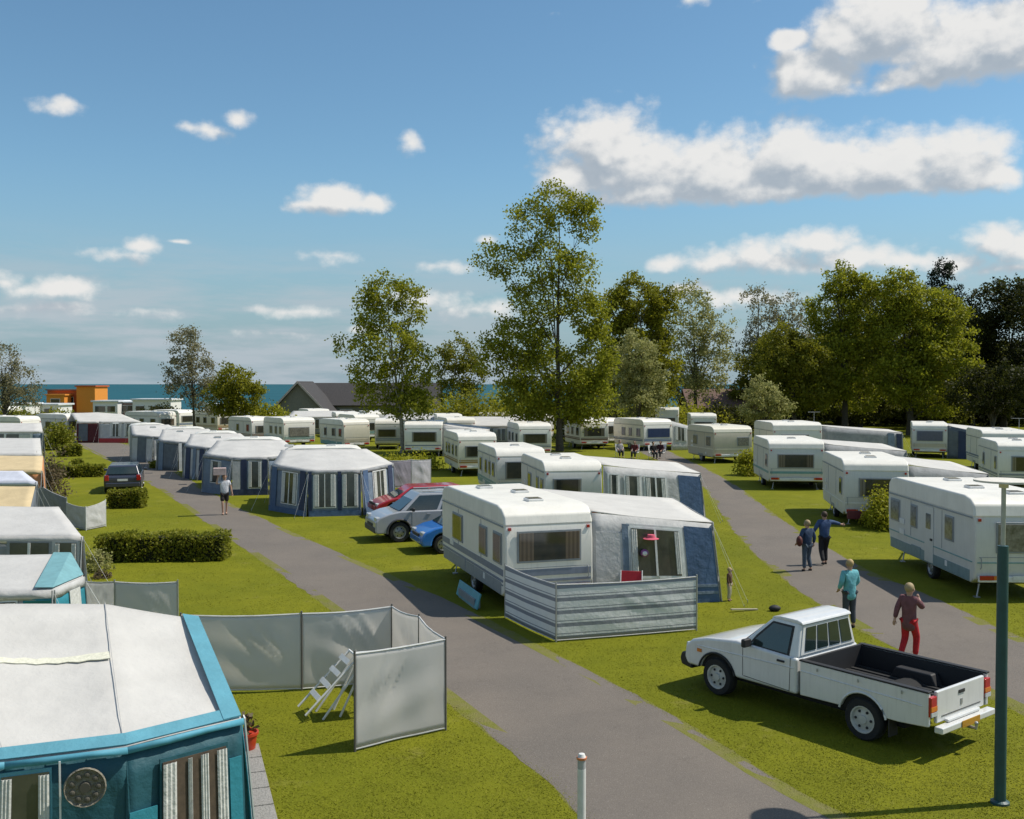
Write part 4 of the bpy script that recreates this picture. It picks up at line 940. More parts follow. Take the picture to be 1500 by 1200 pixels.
# gravel strip of paving slabs along the near awning
slab = mat('speckled paving', (.36,.34,.31), .9, var=.15, scale=30, bump=.6, bscale=50)
a0, a1 = gp(342, 1103), gp(362, 1215); dd = (a1-a0); sw = .42
pv = MB().box((0,0,0), (.40, .57, .05)).build('slab', slab, None, bevel=.01)
path = thing('slab_path', 'row of speckled paving slabs along the side of the near awning', 'paving', (a0.x, a0.y, 0), math.atan2(dd.y, dd.x)+math.pi/2)
for k in range(6):
    o = pv if k == 0 else pv.copy()
    if k: C.objects.link(o)
    o.parent = path; o.location = (.14, -.25-.6*k, .028)
# ---------------- vehicles ----------------
def arch(cx, cz, r, x0, x1, zb, n=10):
    """points of a wheel-arch cut, from front (+x) to rear"""
    pts = []
    a0 = math.asin(max(-1, min(1, (zb-cz)/r)))
    for i in range(n+1):
        a = a0+(math.pi-2*a0)*i/n; pts.append((cx+r*math.cos(a), cz+r*math.sin(a)))
    return pts
def car_paint(name, col): return mat(name, col, .28, 'dirty', .04, 2, spec=.6, coat=.7)

def pickup():
    wp = car_paint('white car paint', (.70,.70,.68)); seam = mat('shut line', (.05,.05,.05), .8)
    rear, front = gp(1272, 1088), gp(1041, 1026)
    d = (front-rear); d.z = 0; WB = d.length; d.normalize()
    left = Vector((-d.y, d.x, 0))
    loc = rear - left*.76
    HD = R(128); d = Vector((math.cos(HD), math.sin(HD), 0)); left = Vector((-d.y, d.x, 0)); loc = rear - left*.80
    t = thing('pickup_truck', 'white two door pickup truck with empty black cargo bed on the grass', 'pickup truck', loc, HD)
    t.scale = (1, 1.06, 1)
    F = 2.95; wr = .335; hw = .84
    ra = .41
    # cab and nose
    lower = [(F+.70,.42)] + arch(F, .34, ra, 0, 0, .42) + [(1.24,.42),(1.24,1.03),(2.36,1.07),(2.50,1.08),(F+.25,1.01),(F+.62,.92),(F+.76,.80),(F+.78,.55)]
    lower = [(F+.70,.42),(F+ra*.98,.42)] + arch(F, .34, ra, 0, 0, .42)[1:] + [(1.24,.42),(1.24,1.03),(2.36,1.07),(2.52,1.08),(F+.25,1.00),(F+.60,.90),(F+.75,.78),(F+.78,.55)]
    MB().prism(lower, -hw, hw, 'xz').build('body', wp, t, bevel=.055, seg=3)
    # cabin
    lo = [(1.25,-.80,1.0),(2.48,-.80,1.02),(2.48,.80,1.02),(1.25,.80,1.0)]; hi = [(1.30,-.66,1.575),(1.85,-.66,1.60),(1.85,.66,1.60),(1.30,.66,1.575)]
    cab = MB().hexa(lo, hi).build('cabin', wp, t, bevel=.05, seg=3)
    MB().prism([(1.25,1.555),(1.28,1.60),(1.37,1.625),(1.72,1.63),(1.85,1.605),(1.90,1.57)], -.66, .66, 'xz').build('roof', wp, t, bevel=.03, seg=3)
    def side_y(z): return .80-(.14)*((z-1.0)/.59)
    def gp2(x, z, s, off=.012): return (x, s*(side_y(z)+off), z)
    for s in (-1, 1):
        P = [(1.46,1.06),(2.22,1.08),(2.12,1.20),(1.82,1.50),(1.44,1.49)]
        pts = [gp2(x, z, s) for x, z in P]
        fr = MB().plate([gp2(x, z, s, .006) for x, z in [(1.42,1.03),(2.28,1.05),(2.14,1.24),(1.84,1.53),(1.40,1.52)]][::(1 if s < 0 else -1)], .02).build('side_window', black_pl, t)
        MB().plate(pts[::(1 if s < 0 else -1)], .012).build('pane', car_glass, fr)
        # door with shut lines, handle, mirror
        dm = MB()
        for (x0, z0, x1, z1) in ((1.38,.45,1.36,1.02),(2.36,.50,2.36,1.04),(1.38,.46,2.34,.50)):
            dm.tube([(x0, s*(hw+.001), z0), (x1, s*(hw+.001), z1)], .006, 4)
        dr = dm.build('door', seam, t)
        MB().box((1.55, s*(hw+.012), .93), (.15,.03,.035)).build('handle', black_pl, dr, bevel=.01)
        MB().tube([(1.30, s*(hw+.0), .86), (F+.45, s*(hw+.0), .82)], .012, 4).build('crease', wp, t)
        m_ = MB().box((2.20, s*(hw+.10), 1.12), (.09,.19,.15)).build('wing_mirror', black_pl, t, bevel=.03)
        MB().box((2.22, s*(hw+.02), 1.07), (.05,.12,.03)).build('mirror_arm', black_pl, m_)
        MB().box((F+.73, s*.66, .74), (.08,.26,.15)).build('headlight', clear_lens, t, bevel=.02)
        MB().box((F+.40, s*(hw+.004), .74), (.10,.02,.06)).build('side_repeater', orange_lens, t)
    # windscreen
    fr = MB().plate([(2.462,-.72,1.06),(2.462,.72,1.06),(1.90,.60,1.56),(1.90,-.60,1.56)], .02).build('windscreen', black_pl, t)
    MB().plate([(2.45,-.69,1.09),(2.45,.69,1.09),(1.915,.58,1.555),(1.915,-.58,1.555)], .012).build('pane', car_glass, fr); 
    # rear window: opening bars
    fr = MB().plate([(1.240,.72,1.06),(1.240,-.72,1.06),(1.280,-.60,1.54),(1.280,.60,1.54)], .02).build('rear_window', wp, t)
    def rw(y, z, off=0): u = (z-1.06)/.48; return (1.240+.038*u-off, y*(1-.15*u), z)
    for k in range(4):
        y0, y1 = -.66+.335*k, -.66+.335*k+.285
        MB().plate([rw(y1,1.11,.012), rw(y0,1.11,.012), rw(y0,1.50,.012), rw(y1,1.50,.012)], .012).build('pane', car_glass, fr)
    # cargo bed
    bx0, bx1 = -1.10, 1.17; zt = 1.01
    sidep = [(bx1,.44),(bx1,zt),(bx0,zt),(bx0,.50),(-.62,.46)] + list(reversed(arch(0, .34, ra, 0, 0, .46)))
    bed = MB()
    for s in (-1, 1):
        MB().prism(sidep, s*hw, s*(hw-.07), 'xz').build('bed_side', wp, t, bevel=.02, seg=2)
        MB().box(((bx0+bx1)/2, s*(hw-.035), zt+.012), (bx1-bx0+.02, .10, .03)).build('bed_rail', black_pl, t, bevel=.01)
        MB().box(((bx0+bx1)/2, s*(hw-.085), .83), (bx1-bx0-.1, .03, .34)).build('bed_liner', black_pl, t)
        MB().prism([(.42,.66),(.32,.86),(-.32,.86),(-.42,.66)], s*(hw-.10), s*(hw-.32), 'xz').build('wheel_box', black_pl, t, bevel=.03)
        MB().tube([(bx1-.02, s*(hw+.001), .85), (bx0+.1, s*(hw+.001), .80)], .011, 4).build('crease', wp, t)
        for k in range(3): MB().tube([(bx1-.35-.75*k, s*(hw+.02), zt-.05), (bx1-.35-.75*k, s*(hw+.02), zt-.10)], .010, 5).build('rope_hook', steel, t)
        l = MB().box((bx0-.005, s*(hw-.09), .80), (.07,.16,.30)).build('tail_light', red_lens, t, bevel=.015)
        MB().box((bx0-.012, s*(hw-.09), .77), (.07,.155,.07)).build('indicator', orange_lens, l)
        MB().box((bx0-.014, s*(hw-.09), .69), (.07,.155,.06)).build('reversing_light', clear_lens, l)
    MB().box(((bx0+bx1)/2, 0, .64), (bx1-bx0, 2*hw-.14, .04)).build('bed_floor', black_pl, t)
    fl = MB()
    for k in range(9): fl.box(((bx0+bx1)/2, -.64+.16*k, .672), (bx1-bx0-.1, .06, .02))
    fl.build('floor_ribs', mat('worn black liner', (.035,.035,.035), .5), t)
    MB().box((bx1-.03, 0, .84), (.05, 2*hw-.14, .38)).build('bed_front', black_pl, t)
    tg = MB().box((bx0+.0, 0, .77), (.06, 2*hw-.36, .48)).build('tailgate', wp, t, bevel=.02)
    MB().box((bx0-.035, 0, .90), (.015, .16, .05)).build('handle', black_pl, tg)
    MB().box((bx0-.034, 0, .74), (.01, .05, .09)).build('badge', steel, tg)
    MB().box((bx0-.033, 0, .62), (.008, 2*hw-.6, .01)).build('tailgate_crease', seam, tg)
    MB().box((bx0-.10, 0, .46), (.14, 2*hw-.2, .10)).box((bx0-.05, 0, .54), (.08, .9, .05)).build('rear_bumper', wp, t, bevel=.02)
    MB().box((bx0-.178, -.02, .46), (.012, .50, .11)).build('number_plate', mat('yellow number plate', (.50,.26,.03), .4), t, bevel=.006)
    MB().tube([(bx0-.1, 0, .38), (bx0-.27, 0, .38), (bx0-.27, 0, .44)], .025, 6).ell((bx0-.27,0,.46), (.03,.03,.03), 8, 6).build('tow_hook', steel, t)
    MB().prism([(F+.60,.34),(F+.86,.38),(F+.90,.50),(F+.86,.62),(F+.68,.64)], -hw+.01, hw-.01, 'xz').build('front_bumper', black_pl, t, bevel=.04)
    MB().box((F+.765, 0, .74), (.04, .9, .13)).build('grille', black_pl, t, bevel=.01)
    MB().box((1.2, 0, .42), (3.6, 1.25, .22)).build('chassis', dark_under, t)  # black block; shade seen inside the wheel arches is put into its colour
    for cx in (0, F):
        MB().prism(arch(cx, .34, ra-.01, 0, 0, .44), -hw+.05, hw-.05, 'xz').build('wheel_well', dark_under, t)  # solid dark fill, the recess's shade put into its colour
        for s in (-1, 1):
            wheel(t, (cx, s*(hw-.10), wr), wr, .20, rim=mat('steel rim', (.55,.54,.50), .45), side=s, axis='y')
    for s in (-1, 1): MB().box((-.45, s*(hw-.12), .33), (.02,.22,.30)).build('mud_flap', black_pl, t)
    # lip round each arch
    for cx in (0, F):
        for s in (-1, 1):
            MB().tube([(x, s*(hw+.004), z) for x, z in arch(cx, .34, ra+.012, 0, 0, .44, 14)], .018, 6).build('arch_lip', black_pl if cx == F else wp, t, smooth=True)
    return t
pickup()

def car(label, loc, rz, paint, L=4.3, W=1.72, H=1.45, belt=.88, hood=.95, nose=.85, tail='hatch', wr=.31, ground=.25, category='car', xf=None, clad=None, roofrail=False, group='cars parked on the campsite'):
    t = thing('parked_car', label, category, loc, rz, group)
    hw = W/2; fo, ro = L*.19, L*.19; F = L-fo-ro; ra = wr+.07
    lo = [(F+fo-.05,ground),(F+ra,ground)] + arch(F, wr, ra, 0, 0, ground)[1:-1] + [(F-ra,ground),(ra,ground)] + arch(0, wr, ra, 0, 0, ground)[1:-1] + [(-ra,ground),(-ro+.05,ground+.05),(-ro,.55),(-ro+.02,belt-.04),(-ro+.12,belt+.04),(F-.05,belt+.04),(F+fo*.4,hood-.10),(F+fo*.85,hood-.24),(F+fo,hood-.38),(F+fo+.02,.40)]
    MB().prism(lo, -hw, hw, 'xz').build('body', paint, t, bevel=.07, seg=3)
    xb0, xb1 = -ro+.10, F-.02; xt0, xt1 = (-ro+.42, F-.80)
    if tail == 'sedan': xb0, xt0 = -ro+.75, -ro+1.25
    z0, z1 = belt, H
    MB().hexa([(xb0,-hw+.06,z0),(xb1,-hw+.06,z0),(xb1,hw-.06,z0),(xb0,hw-.06,z0)], [(xt0,-hw+.22,z1),(xt1,-hw+.22,z1),(xt1,hw-.22,z1),(xt0,hw-.22,z1)]).build('cabin', paint, t, bevel=.07, seg=3)
    def sy(z): return hw-.06-.16*(z-z0)/(z1-z0)
    def xl(z, a, b): return a+(b-a)*(z-z0)/(z1-z0)
    za, zb = z0+.06, z1-.09
    for s in (-1, 1):
        xa, xz = xl(za, xb0, xt0)+.12, xl(za, xb1, xt1)-.16; xa2, xz2 = xl(zb, xb0, xt0)+.10, xl(zb, xb1, xt1)-.08
        cuts = [0, .30, .36, .64, .68, 1.0]
        for k in range(3):
            u0, u1 = (0, .24) if k == 0 else ((.28, .60) if k == 1 else (.64, 1))
            P = [(xa+(xz-xa)*u0, za), (xa+(xz-xa)*u1, za), (xa2+(xz2-xa2)*u1, zb), (xa2+(xz2-xa2)*u0, zb)]
            MB().plate([(x, s*(sy(z)+.012), z) for x, z in P][::(1 if s < 0 else -1)], .014).build('side_window', car_glass, t)
        MB().box((F*.62, s*(hw+.01), belt-.08), (.15,.03,.03)).box((F*.18, s*(hw+.01), belt-.08), (.15,.03,.03)).build('handle', paint, t)
        dm = MB()
        for x in (F*.05+.1, F*.45, F*.84): dm.tube([(x, s*(hw+.0), ground+.14), (x, s*(hw+.0), belt)], .006, 4)
        dm.build('door_seams', black_pl, t)
        MB().box((F*.84-.02, s*(hw+.10), belt+.10), (.10,.18,.13)).build('wing_mirror', paint if not clad else black_pl, t, bevel=.03)
        MB().box((F+fo-.13, s*(hw-.24), hood-.30), (.22,.34,.15)).build('headlight', clear_lens, t, bevel=.03)
        MB().box((-ro+.03, s*(hw-.14), belt-.10), (.12,.20,.28)).build('tail_light', red_lens, t, bevel=.02)
        for cx in (0, F): wheel(t, (cx, s*(hw-.10), wr), wr, .20, side=s, axis='y')
        if clad is not None:
            for cx in (0, F): MB().tube([(x, s*(hw+.004), z) for x, z in arch(cx, wr, ra+.02, 0, 0, ground, 14)], .04, 6).build('arch_lip', clad, t, smooth=True)
            MB().box((F/2, s*(hw+.005), ground+.08), (F-2*ra, .04, .20)).build('sill_cladding', clad, t, bevel=.02)
        if roofrail: MB().tube([(xt0+.15, s*(hw-.25), H+.05), (xt1-.1, s*(hw-.25), H+.05)], .02, 6).build('roof_rail', alloy, t)
    MB().plate([(xb1+.005,-hw+.16,za),(xb1+.005,hw-.16,za),(xt1+.05,hw-.30,zb+.02),(xt1+.05,-hw+.30,zb+.02)], .03).build('windscreen', car_glass, t)
    MB().plate([(xb0-.005,hw-.18,za+.04),(xb0-.005,-hw+.18,za+.04),(xt0-.04,-hw+.30,zb+.02),(xt0-.04,hw-.30,zb+.02)], .03).build('rear_window', car_glass, t)
    MB().box((F+fo-.02, 0, .45), (.12, W-.16, .22)).build('front_bumper', clad or paint, t, bevel=.04)
    MB().box((F+fo+.0, 0, .60), (.06, .8, .10)).build('grille', black_pl, t)
    MB().box((-ro-.02, 0, .45), (.12, W-.16, .22)).build('rear_bumper', clad or paint, t, bevel=.04)
    MB().box((-ro-.025, 0, belt-.20), (.02, .5, .11)).build('number_plate', trim_white, t)
    MB().box((F/2, 0, ground+.1), (L-.9, W-.3, .2)).build('chassis', dark_under, t)
    return t
def park(label, fw_px, fw_py, heading, paint, **k):
    """place so that the near front wheel touches the ground at that place; heading in degrees of the car's nose"""
    h = R(heading); L = k.get('L', 4.3); W = k.get('W', 1.72); F = L-2*L*.19
    p = gp(fw_px, fw_py); d = Vector((math.cos(h), math.sin(h), 0)); left = Vector((-d.y, d.x, 0))
    s = 1 if left.y < 0 else -1
    rear = p - d*F - left*s*(W/2-.10)
    return car(label, rear, h, paint, **k)
silver = car_paint('silver paint', (.36,.37,.39)); red_p = car_paint('red paint', (.38,.012,.02)); blue_p = car_paint('blue paint', (.02,.16,.52)); dark_p = car_paint('dark blue paint', (.035,.04,.065))
park('silver off-road car between the red car and the blue car', 584, 795, 200, silver, L=4.5, W=1.8, H=1.70, belt=1.05, hood=1.12, wr=.36, ground=.32, clad=mat('dark grey cladding', (.05,.05,.055), .6), roofrail=True)
park('bright blue car mostly hidden behind the white caravan', 648, 812, 199, blue_p, L=3.8, W=1.65, H=1.42, belt=.88, hood=.95)
park('red car behind the silver off-road car', 577, 760, 200, red_p, L=4.1, W=1.65, H=1.30, belt=.82, hood=.86)
car('dark blue car parked beside the left hedge, seen from behind', (gx(189,53)-.1, 52.4, 0), R(108), dark_p, L=4.3, W=1.8, H=1.42, belt=.9)

# ---------------- lamp post and marker post ----------------
lp = thing('lamp_post', 'dark teal lamp post at the right edge in front of the pickup truck', 'lamp post', (*G2(1472,1183), 0))
MB().tube([(0,0,0),(0,0,3.45)], [.075,.070], 16).build('pole', mat('dark teal paint', (.018,.070,.075), .45), lp, smooth=True)
MB().lathe([(.0,0),(.12,0),(.12,.03),(.08,.05),(.0,.05)], (0,0,0), 20).build('base_plate', mat('dark teal paint', (.015,.085,.085), .35), lp)
MB().tube([(0,0,3.45),(0,0,4.28)], .030, 14).build('neck', steel, lp, smooth=True)
MB().lathe([(.0,4.22),(.06,4.22),(.06,4.29),(.37,4.30),(.37,4.325),(.0,4.335)], (0,0,0), 32).build('lamp_shade', mat('lamp shade white', (.72,.68,.60), .7), lp, smooth=True)
mk = thing('marker_post', 'slim white marker post with orange ringed cap at the bottom edge', 'post', (*G2(853,1262), 0))
MB().tube([(0,0,0),(0,0,1.05)], .05, 12).build('post', mat('post white', (.72,.71,.68), .5), mk, smooth=True)
MB().tube([(0,0,1.05),(0,0,1.16)], .049, 12).build('grey_band', mat('band grey', (.40,.40,.40), .5), mk, smooth=True)
MB().lathe([(.0,1.16),(.06,1.16),(.063,1.185),(.0,1.186)], (0,0,0), 16).build('cap_ring', mat('orange cap', (.60,.20,.08), .4), mk, smooth=True)
MB().lathe([(.0,1.186),(.05,1.186),(.035,1.225),(.0,1.23)], (0,0,0), 16).build('cap', mat('post white', (.72,.71,.68), .5), mk, smooth=True)
tag(MB().box((0,0,.045), (.75,.07,.03), Matrix.Rotation(R(4), 3, 'Y')).build('timber_board', mat('pale wood', (.42,.38,.27), .8)), 'thin pale stick lying on the grass by the road', 'board').location = (*G2(1092,897), 0)
bpy.data.objects['timber_board'].rotation_euler = (0,0,R(20))
bagm = mat('black bag', (.015,.015,.018), .7)
tag(MB().ell((0,0,.07), (.15,.10,.08), 12, 8).build('bag', bagm, smooth=True), 'small black bag lying on the grass behind the pickup roof', 'bag').location = (*G2(1137,897), 0)

# ---------------- people ----------------
skin = mat('skin', (.50,.30,.21), .6); skin2 = mat('tanned skin', (.36,.21,.14), .6)
def skinmesh(name, V, E, Rd, m, parent, root=0, sub=2):
    me = bpy.data.meshes.new(name); me.from_pydata([tuple(v) for v in V], E, []); o = bpy.data.objects.new(name, me); C.objects.link(o); o.parent = parent
    sk = o.modifiers.new('skin', 'SKIN'); sk.use_smooth_shade = True
    for i, r in enumerate(Rd): me.skin_vertices[0].data[i].radius = (r if isinstance(r, tuple) else (r, r))
    me.skin_vertices[0].data[root].use_root = True
    sb = o.modifiers.new('sub', 'SUBSURF'); sb.levels = sub; sb.render_levels = sub
    me.materials.append(m); return o
def person(label, loc, rz, h=1.75, top=None, bottom=None, hair=None, shoes=None, arms=None, legs=None, short_sleeve=False, shorts=False, skinm=skin, long_hair=False, skirt_len=0., lean=0., group=None, pelvis=.93, child=False):
    """local frame: faces -Y, measured for 1.75 m and scaled"""
    t = thing('person', label, 'person', loc, rz, group); s = h/1.75; hs = 1.0 if not child else 1.12
    Z = lambda x, y, z: Vector((x*s, y*s, z*s))
    arms = arms or (((-.24,.02,1.16),(-.25,-.06,.92)), ((.24,.02,1.16),(.25,-.06,.92)))
    legs = legs or (((-.10,-.02,.50),(-.10,.03,.08)), ((.10,-.02,.50),(.10,.03,.08)))
    ly = -lean
    pel = (0,0,pelvis); sp = (0,ly*.4,pelvis+.20); ch = (0,ly,pelvis+.42); nk = (0,ly*1.1,pelvis+.56); hb = (0,ly*1.15-.01,pelvis+.64); ht = (0,ly*1.2-.01,pelvis+.76)
    V = [pel, sp, ch, nk, hb, ht]; E = [(0,1),(1,2),(2,3),(3,4),(4,5)]; Rd = [(.10,.075),(.085,.065),(.10,.07),.050,.085*hs,.078*hs]
    sleeves = []; trs = []
    for i, sd in enumerate((-1, 1)):
        el, wr_ = arms[i]; k = len(V); sh = (sd*.175, ly, pelvis+.48)
        V += [sh, el, wr_, tuple(Vector(wr_)+(Vector(wr_)-Vector(el)).normalized()*.07)]; E += [(2,k),(k,k+1),(k+1,k+2),(k+2,k+3)]; Rd += [.055,.042,.030,.034]
        sleeves.append((sh, el, wr_))
    for i, sd in enumerate((-1, 1)):
        kn, an = legs[i]; k = len(V); hp = (sd*.09, 0, pelvis-.04)
        toe = (an[0], an[1]-.13, max(.03, an[2]-.045)); V += [hp, kn, an, toe]; E += [(0,k),(k,k+1),(k+1,k+2),(k+2,k+3)]; Rd += [.068,.050,.036,.032]
        trs.append((hp, kn, an, toe))
    S = lambda L_: [Z(*v) for v in L_]; SR = lambda L_: [tuple(q*s for q in r) if isinstance(r, tuple) else r*s for r in L_]
    skinmesh('body', S(V), E, SR(Rd), skinm, t)
    # jacket or shirt
    TV = [(0,0,pelvis-.10-skirt_len), sp, ch, (0,ly,pelvis+.52)]; TE = [(0,1),(1,2),(2,3)]; TR = [(.195,.165),(.165,.14),(.185,.145),(.085,.085)]
    for (sh, el, wr_) in sleeves:
        k = len(TV)
        if short_sleeve: TV += [sh, tuple(Vector(sh).lerp(Vector(el), .75))]; TE += [(2,k),(k,k+1)]; TR += [.075,.062]
        else: TV += [sh, el, tuple(Vector(el).lerp(Vector(wr_), .92))]; TE += [(2,k),(k,k+1),(k+1,k+2)]; TR += [.088,.068,.052]
    skinmesh('jacket' if not short_sleeve else 'shirt', S(TV), TE, SR(TR), top, t)
    BV = [(0,0,pelvis+.02)]; BE = []; BR = [(.125,.105)]
    for (hp, kn, an, toe) in trs:
        k = len(BV)
        if shorts: BV += [hp, tuple(Vector(hp).lerp(Vector(kn), .85))]; BE += [(0,k),(k,k+1)]; BR += [.105,.095]
        else: BV += [hp, kn, tuple(Vector(kn).lerp(Vector(an), .93))]; BE += [(0,k),(k,k+1),(k+1,k+2)]; BR += [.112,.082,.066]
    skinmesh('trousers', S(BV), BE, SR(BR), bottom, t)
    for (hp, kn, an, toe) in trs:
        skinmesh('shoe', S([tuple(Vector(an)+Vector((0,.03,-.03))), tuple(Vector(an).lerp(Vector(toe), .5)+Vector((0,0,-.02))), toe]), [(0,1),(1,2)], SR([.045,.045,.04]), shoes, t)
    # head details
    hc = Z(0, ly*1.18-.015, pelvis+.70); q = s*hs
    hm = MB().ell(hc+Vector((0,.018,.028))*q, (.094*q,.105*q,.105*q), 14, 10)
    if long_hair: hm.ell(hc+Vector((0,.06,-.10))*q, (.085*q,.05*q,.14*q), 12, 8)
    hm.build('hair', hair, t, smooth=True)
    MB().ell(hc+Vector((0,-.055,-.005))*q, (.066*q,.058*q,.092*q), 12, 9).ell(hc+Vector((0,-.118,-.01))*q, (.012*q,.018*q,.022*q), 8, 6).ell(hc+Vector((-.095,.0,-.01))*q, (.012*q,.02*q,.03*q), 8, 6).ell(hc+Vector((.095,.0,-.01))*q, (.012*q,.02*q,.03*q), 8, 6).build('face', skinm, t, smooth=True)
    em = MB(); [em.ell(hc+Vector((sx*.03,-.108,.012))*q, (.010*q,.006*q,.007*q), 6, 5) for sx in (-1,1)]; em.build('eyes', black_pl, t)
    MB().ell(hc+Vector((0,-.106,-.048))*q, (.022*q,.008*q,.006*q), 8, 5).build('mouth', mat('lips', (.35,.10,.09), .5), t)
    for i, (sh, el, wr_) in enumerate(sleeves):
        w_ = Vector(wr_); dr = (w_-Vector(el)).normalized(); sd = (-1, 1)[i]; ac = dr.cross(Vector((0,1,0)))
        ac = ac.normalized() if ac.length > .2 else Vector((1,0,0))
        base = w_+dr*.07; hd = MB()
        for f in range(4):
            o_ = ac*(-.027+.018*f); ln = (.065,.075,.07,.055)[f]
            cur = Vector((0,-.018,0))
            hd.tube([tuple(v*s for v in p) for p in (base+o_-dr*.02, base+o_+dr*ln*.55, base+o_*.9+dr*ln+cur)], [.0095*s,.009*s,.007*s], 6)
        hd.tube([tuple(v*s for v in p) for p in (w_+dr*.03-ac*.03, w_+dr*.07-ac*.055, w_+dr*.10-ac*.05)], [.011*s,.010*s,.008*s], 6)
        hd.build('fingers', skinm, t, smooth=True)
    return t
def cl(n, c): return mat(n, c, .85, var=.12, scale=8, bump=.4, bscale=18)
blond = mat('blond hair', (.45,.32,.14), .7); brownh = mat('brown hair', (.06,.035,.02), .7); darkh = mat('dark hair', (.015,.012,.01), .7); fair = mat('fair hair', (.36,.27,.14), .7)
black_c = cl('black trousers', (.015,.015,.02)); shoe_d = cl('dark shoes', (.02,.018,.016)); 
walkL = (((-.10,-.16,.52),(-.10,-.10,.08)), ((.10,-.02,.50),(.10,.20,.12)))
# man on the main road, carrying a pale pink box on his shoulder
m1 = person('man in white shirt and dark shorts walking on the main road with a pink box', (*G2(328,755), 0), R(20), 1.76, cl('white shirt', (.68,.68,.72)), cl('dark shorts', (.03,.022,.02)), brownh, shoe_d,
    arms=(((-.34,-.10,1.34),(-.28,-.12,1.60)), ((.26,.02,1.18),(.30,-.02,.94))), short_sleeve=True, shorts=True, legs=(((-.10,-.10,.52),(-.08,-.02,.08)), ((.08,.02,.50),(.07,.10,.09))))
bxl = tag(MB().box((0,0,0), (.52,.34,.30)).build('cardboard_box', mat('pale pink card', (.58,.44,.42), .8, var=.1), bevel=.01), 'pale pink box carried on the shoulder of the man on the main road', 'box')
bxl.location = (gx(321,43.1), 43.1, 1.87); bxl.rotation_euler = (0,0,R(15))
# two walkers on the right road
person('boy in dark jacket and jeans with red bag walking on the right road', (*G2(1184,838), 0), R(200), 1.52, cl('navy jacket', (.03,.06,.12)), cl('faded jeans', (.07,.10,.14)), fair, shoe_d,
    arms=(((-.26,.06,1.18),(-.27,-.02,.94)), ((.28,.02,1.20),(.33,-.10,1.00))), legs=(((-.12,-.10,.50),(-.15,.02,.08)), ((.12,.02,.50),(.14,.04,.08))), child=True)
tag(MB().ell((0,0,0), (.09,.14,.16), 12, 8).build('shoulder_bag', mat('dark red bag', (.10,.02,.015), .7), smooth=True), 'dark red bag on the hip of the boy on the right road', 'bag').location = (G2(1184,838)[0]-.27, 30.1, .92)
person('man in blue top and black trousers stretching his arm out on the right road', (*G2(1209,829), 0), R(185), 1.66, cl('blue top', (.045,.09,.20)), black_c, brownh, shoe_d,
    arms=(((-.36,-.02,1.38),(-.58,-.04,1.32)), ((.30,.03,1.22),(.40,-.02,1.02))), legs=walkL)
person('woman in turquoise jacket standing behind the pickup cab', (*G2(1247,922), 0), R(195), 1.58, cl('turquoise jacket', (.15,.45,.50)), cl('grey jeans', (.06,.07,.09)), blond, shoe_d, skirt_len=.14,
    arms=(((-.25,-.02,1.16),(-.17,-.16,1.00)), ((.25,.02,1.16),(.22,-.14,.98))))
person('girl in burgundy jacket and red trousers walking beside the pickup bed', (*G2(1335,970), 0), R(130), 1.56, cl('burgundy jacket', (.17,.065,.075)), cl('red trousers', (.50,.01,.02)), fair, shoe_d, skirt_len=.18,
    arms=(((-.22,-.20,1.20),(-.10,-.26,1.36)), ((.24,.10,1.16),(.26,.16,.92))), legs=walkL, child=True)
person('small blond child in brown top and pale trousers beside the blue awning end', (*G2(1070,882), 0), R(60), .86, cl('brown top', (.12,.06,.035)), cl('pale trousers', (.50,.46,.34)), blond, shoe_d, child=True)
# campers seated in front of the middle caravan
sit = dict(pelvis=.50, legs=(((-.12,-.42,.50),(-.12,-.42,.10)), ((.12,-.42,.50),(.12,-.42,.10))), arms=(((-.24,-.02,.74),(-.18,-.26,.62)), ((.24,-.02,.74),(.18,-.26,.62))))
for lb, px, Y, rz, tc_, hc_ in [('seated camper in pale top, leftmost of the group by the middle caravan', 908, 77, 10, (.5,.45,.45), darkh), ('seated camper in dark red top by the middle caravan', 930, 76, -20, (.14,.02,.02), brownh),
                           ('seated camper in black top by the middle caravan', 957, 75, 15, (.012,.010,.012), darkh), ('seated camper in maroon jacket, rightmost of the group by the middle caravan', 968, 76, -30, (.06,.012,.02), darkh)]:
    person(lb, (gx(px, Y), Y, 0), R(rz), 1.75, cl('top '+lb[:26], tc_), black_c, hc_, shoe_d, group=None, **sit)
    garden_chair('white garden chair under the '+lb.split(',')[0], (gx(px, Y)+.02, Y+.02, .0), R(rz), trim_white if 'pale' not in lb else cloth_lgrey)

# ---------------- hedges, bushes, trees ----------------
def leaf_mat(name, c1, c2, trans=.42, sc=.5):
    k_ = 1.2 if 'pine' in name or 'dark' in name else 1.75
    trans = max(trans, .5)
    c1 = tuple(v*k_ for v in c1); c2 = tuple(v*k_ for v in c2)
    if name in MATS: return MATS[name]
    m = bpy.data.materials.new(name); m.use_nodes = True; t = m.node_tree; n = NG(t); b = t.nodes['Principled BSDF']; g = t.nodes.new('ShaderNodeNewGeometry')
    c = n.mix(g.outputs['Random Per Island'], c1, c2)
    c = n.mix(n.m('MULTIPLY', n.rng(n.noise(g.outputs['Position'], sc, 3, .6), .38, .66), .45), c, tuple(x*.65 for x in c1))
    t.links.new(c, b.inputs['Base Color']); b.inputs['Roughness'].default_value = .6; b.inputs['Specular IOR Level'].default_value = .25
    tr = t.nodes.new('ShaderNodeBsdfTranslucent'); t.links.new(c, tr.inputs[0]); mx = t.nodes.new('ShaderNodeMixShader'); mx.inputs[0].default_value = trans
    t.links.new(b.outputs[0], mx.inputs[1]); t.links.new(tr.outputs[0], mx.inputs[2]); t.links.new(mx.outputs[0], t.nodes['Material Output'].inputs[0])
    MATS[name] = m; return m
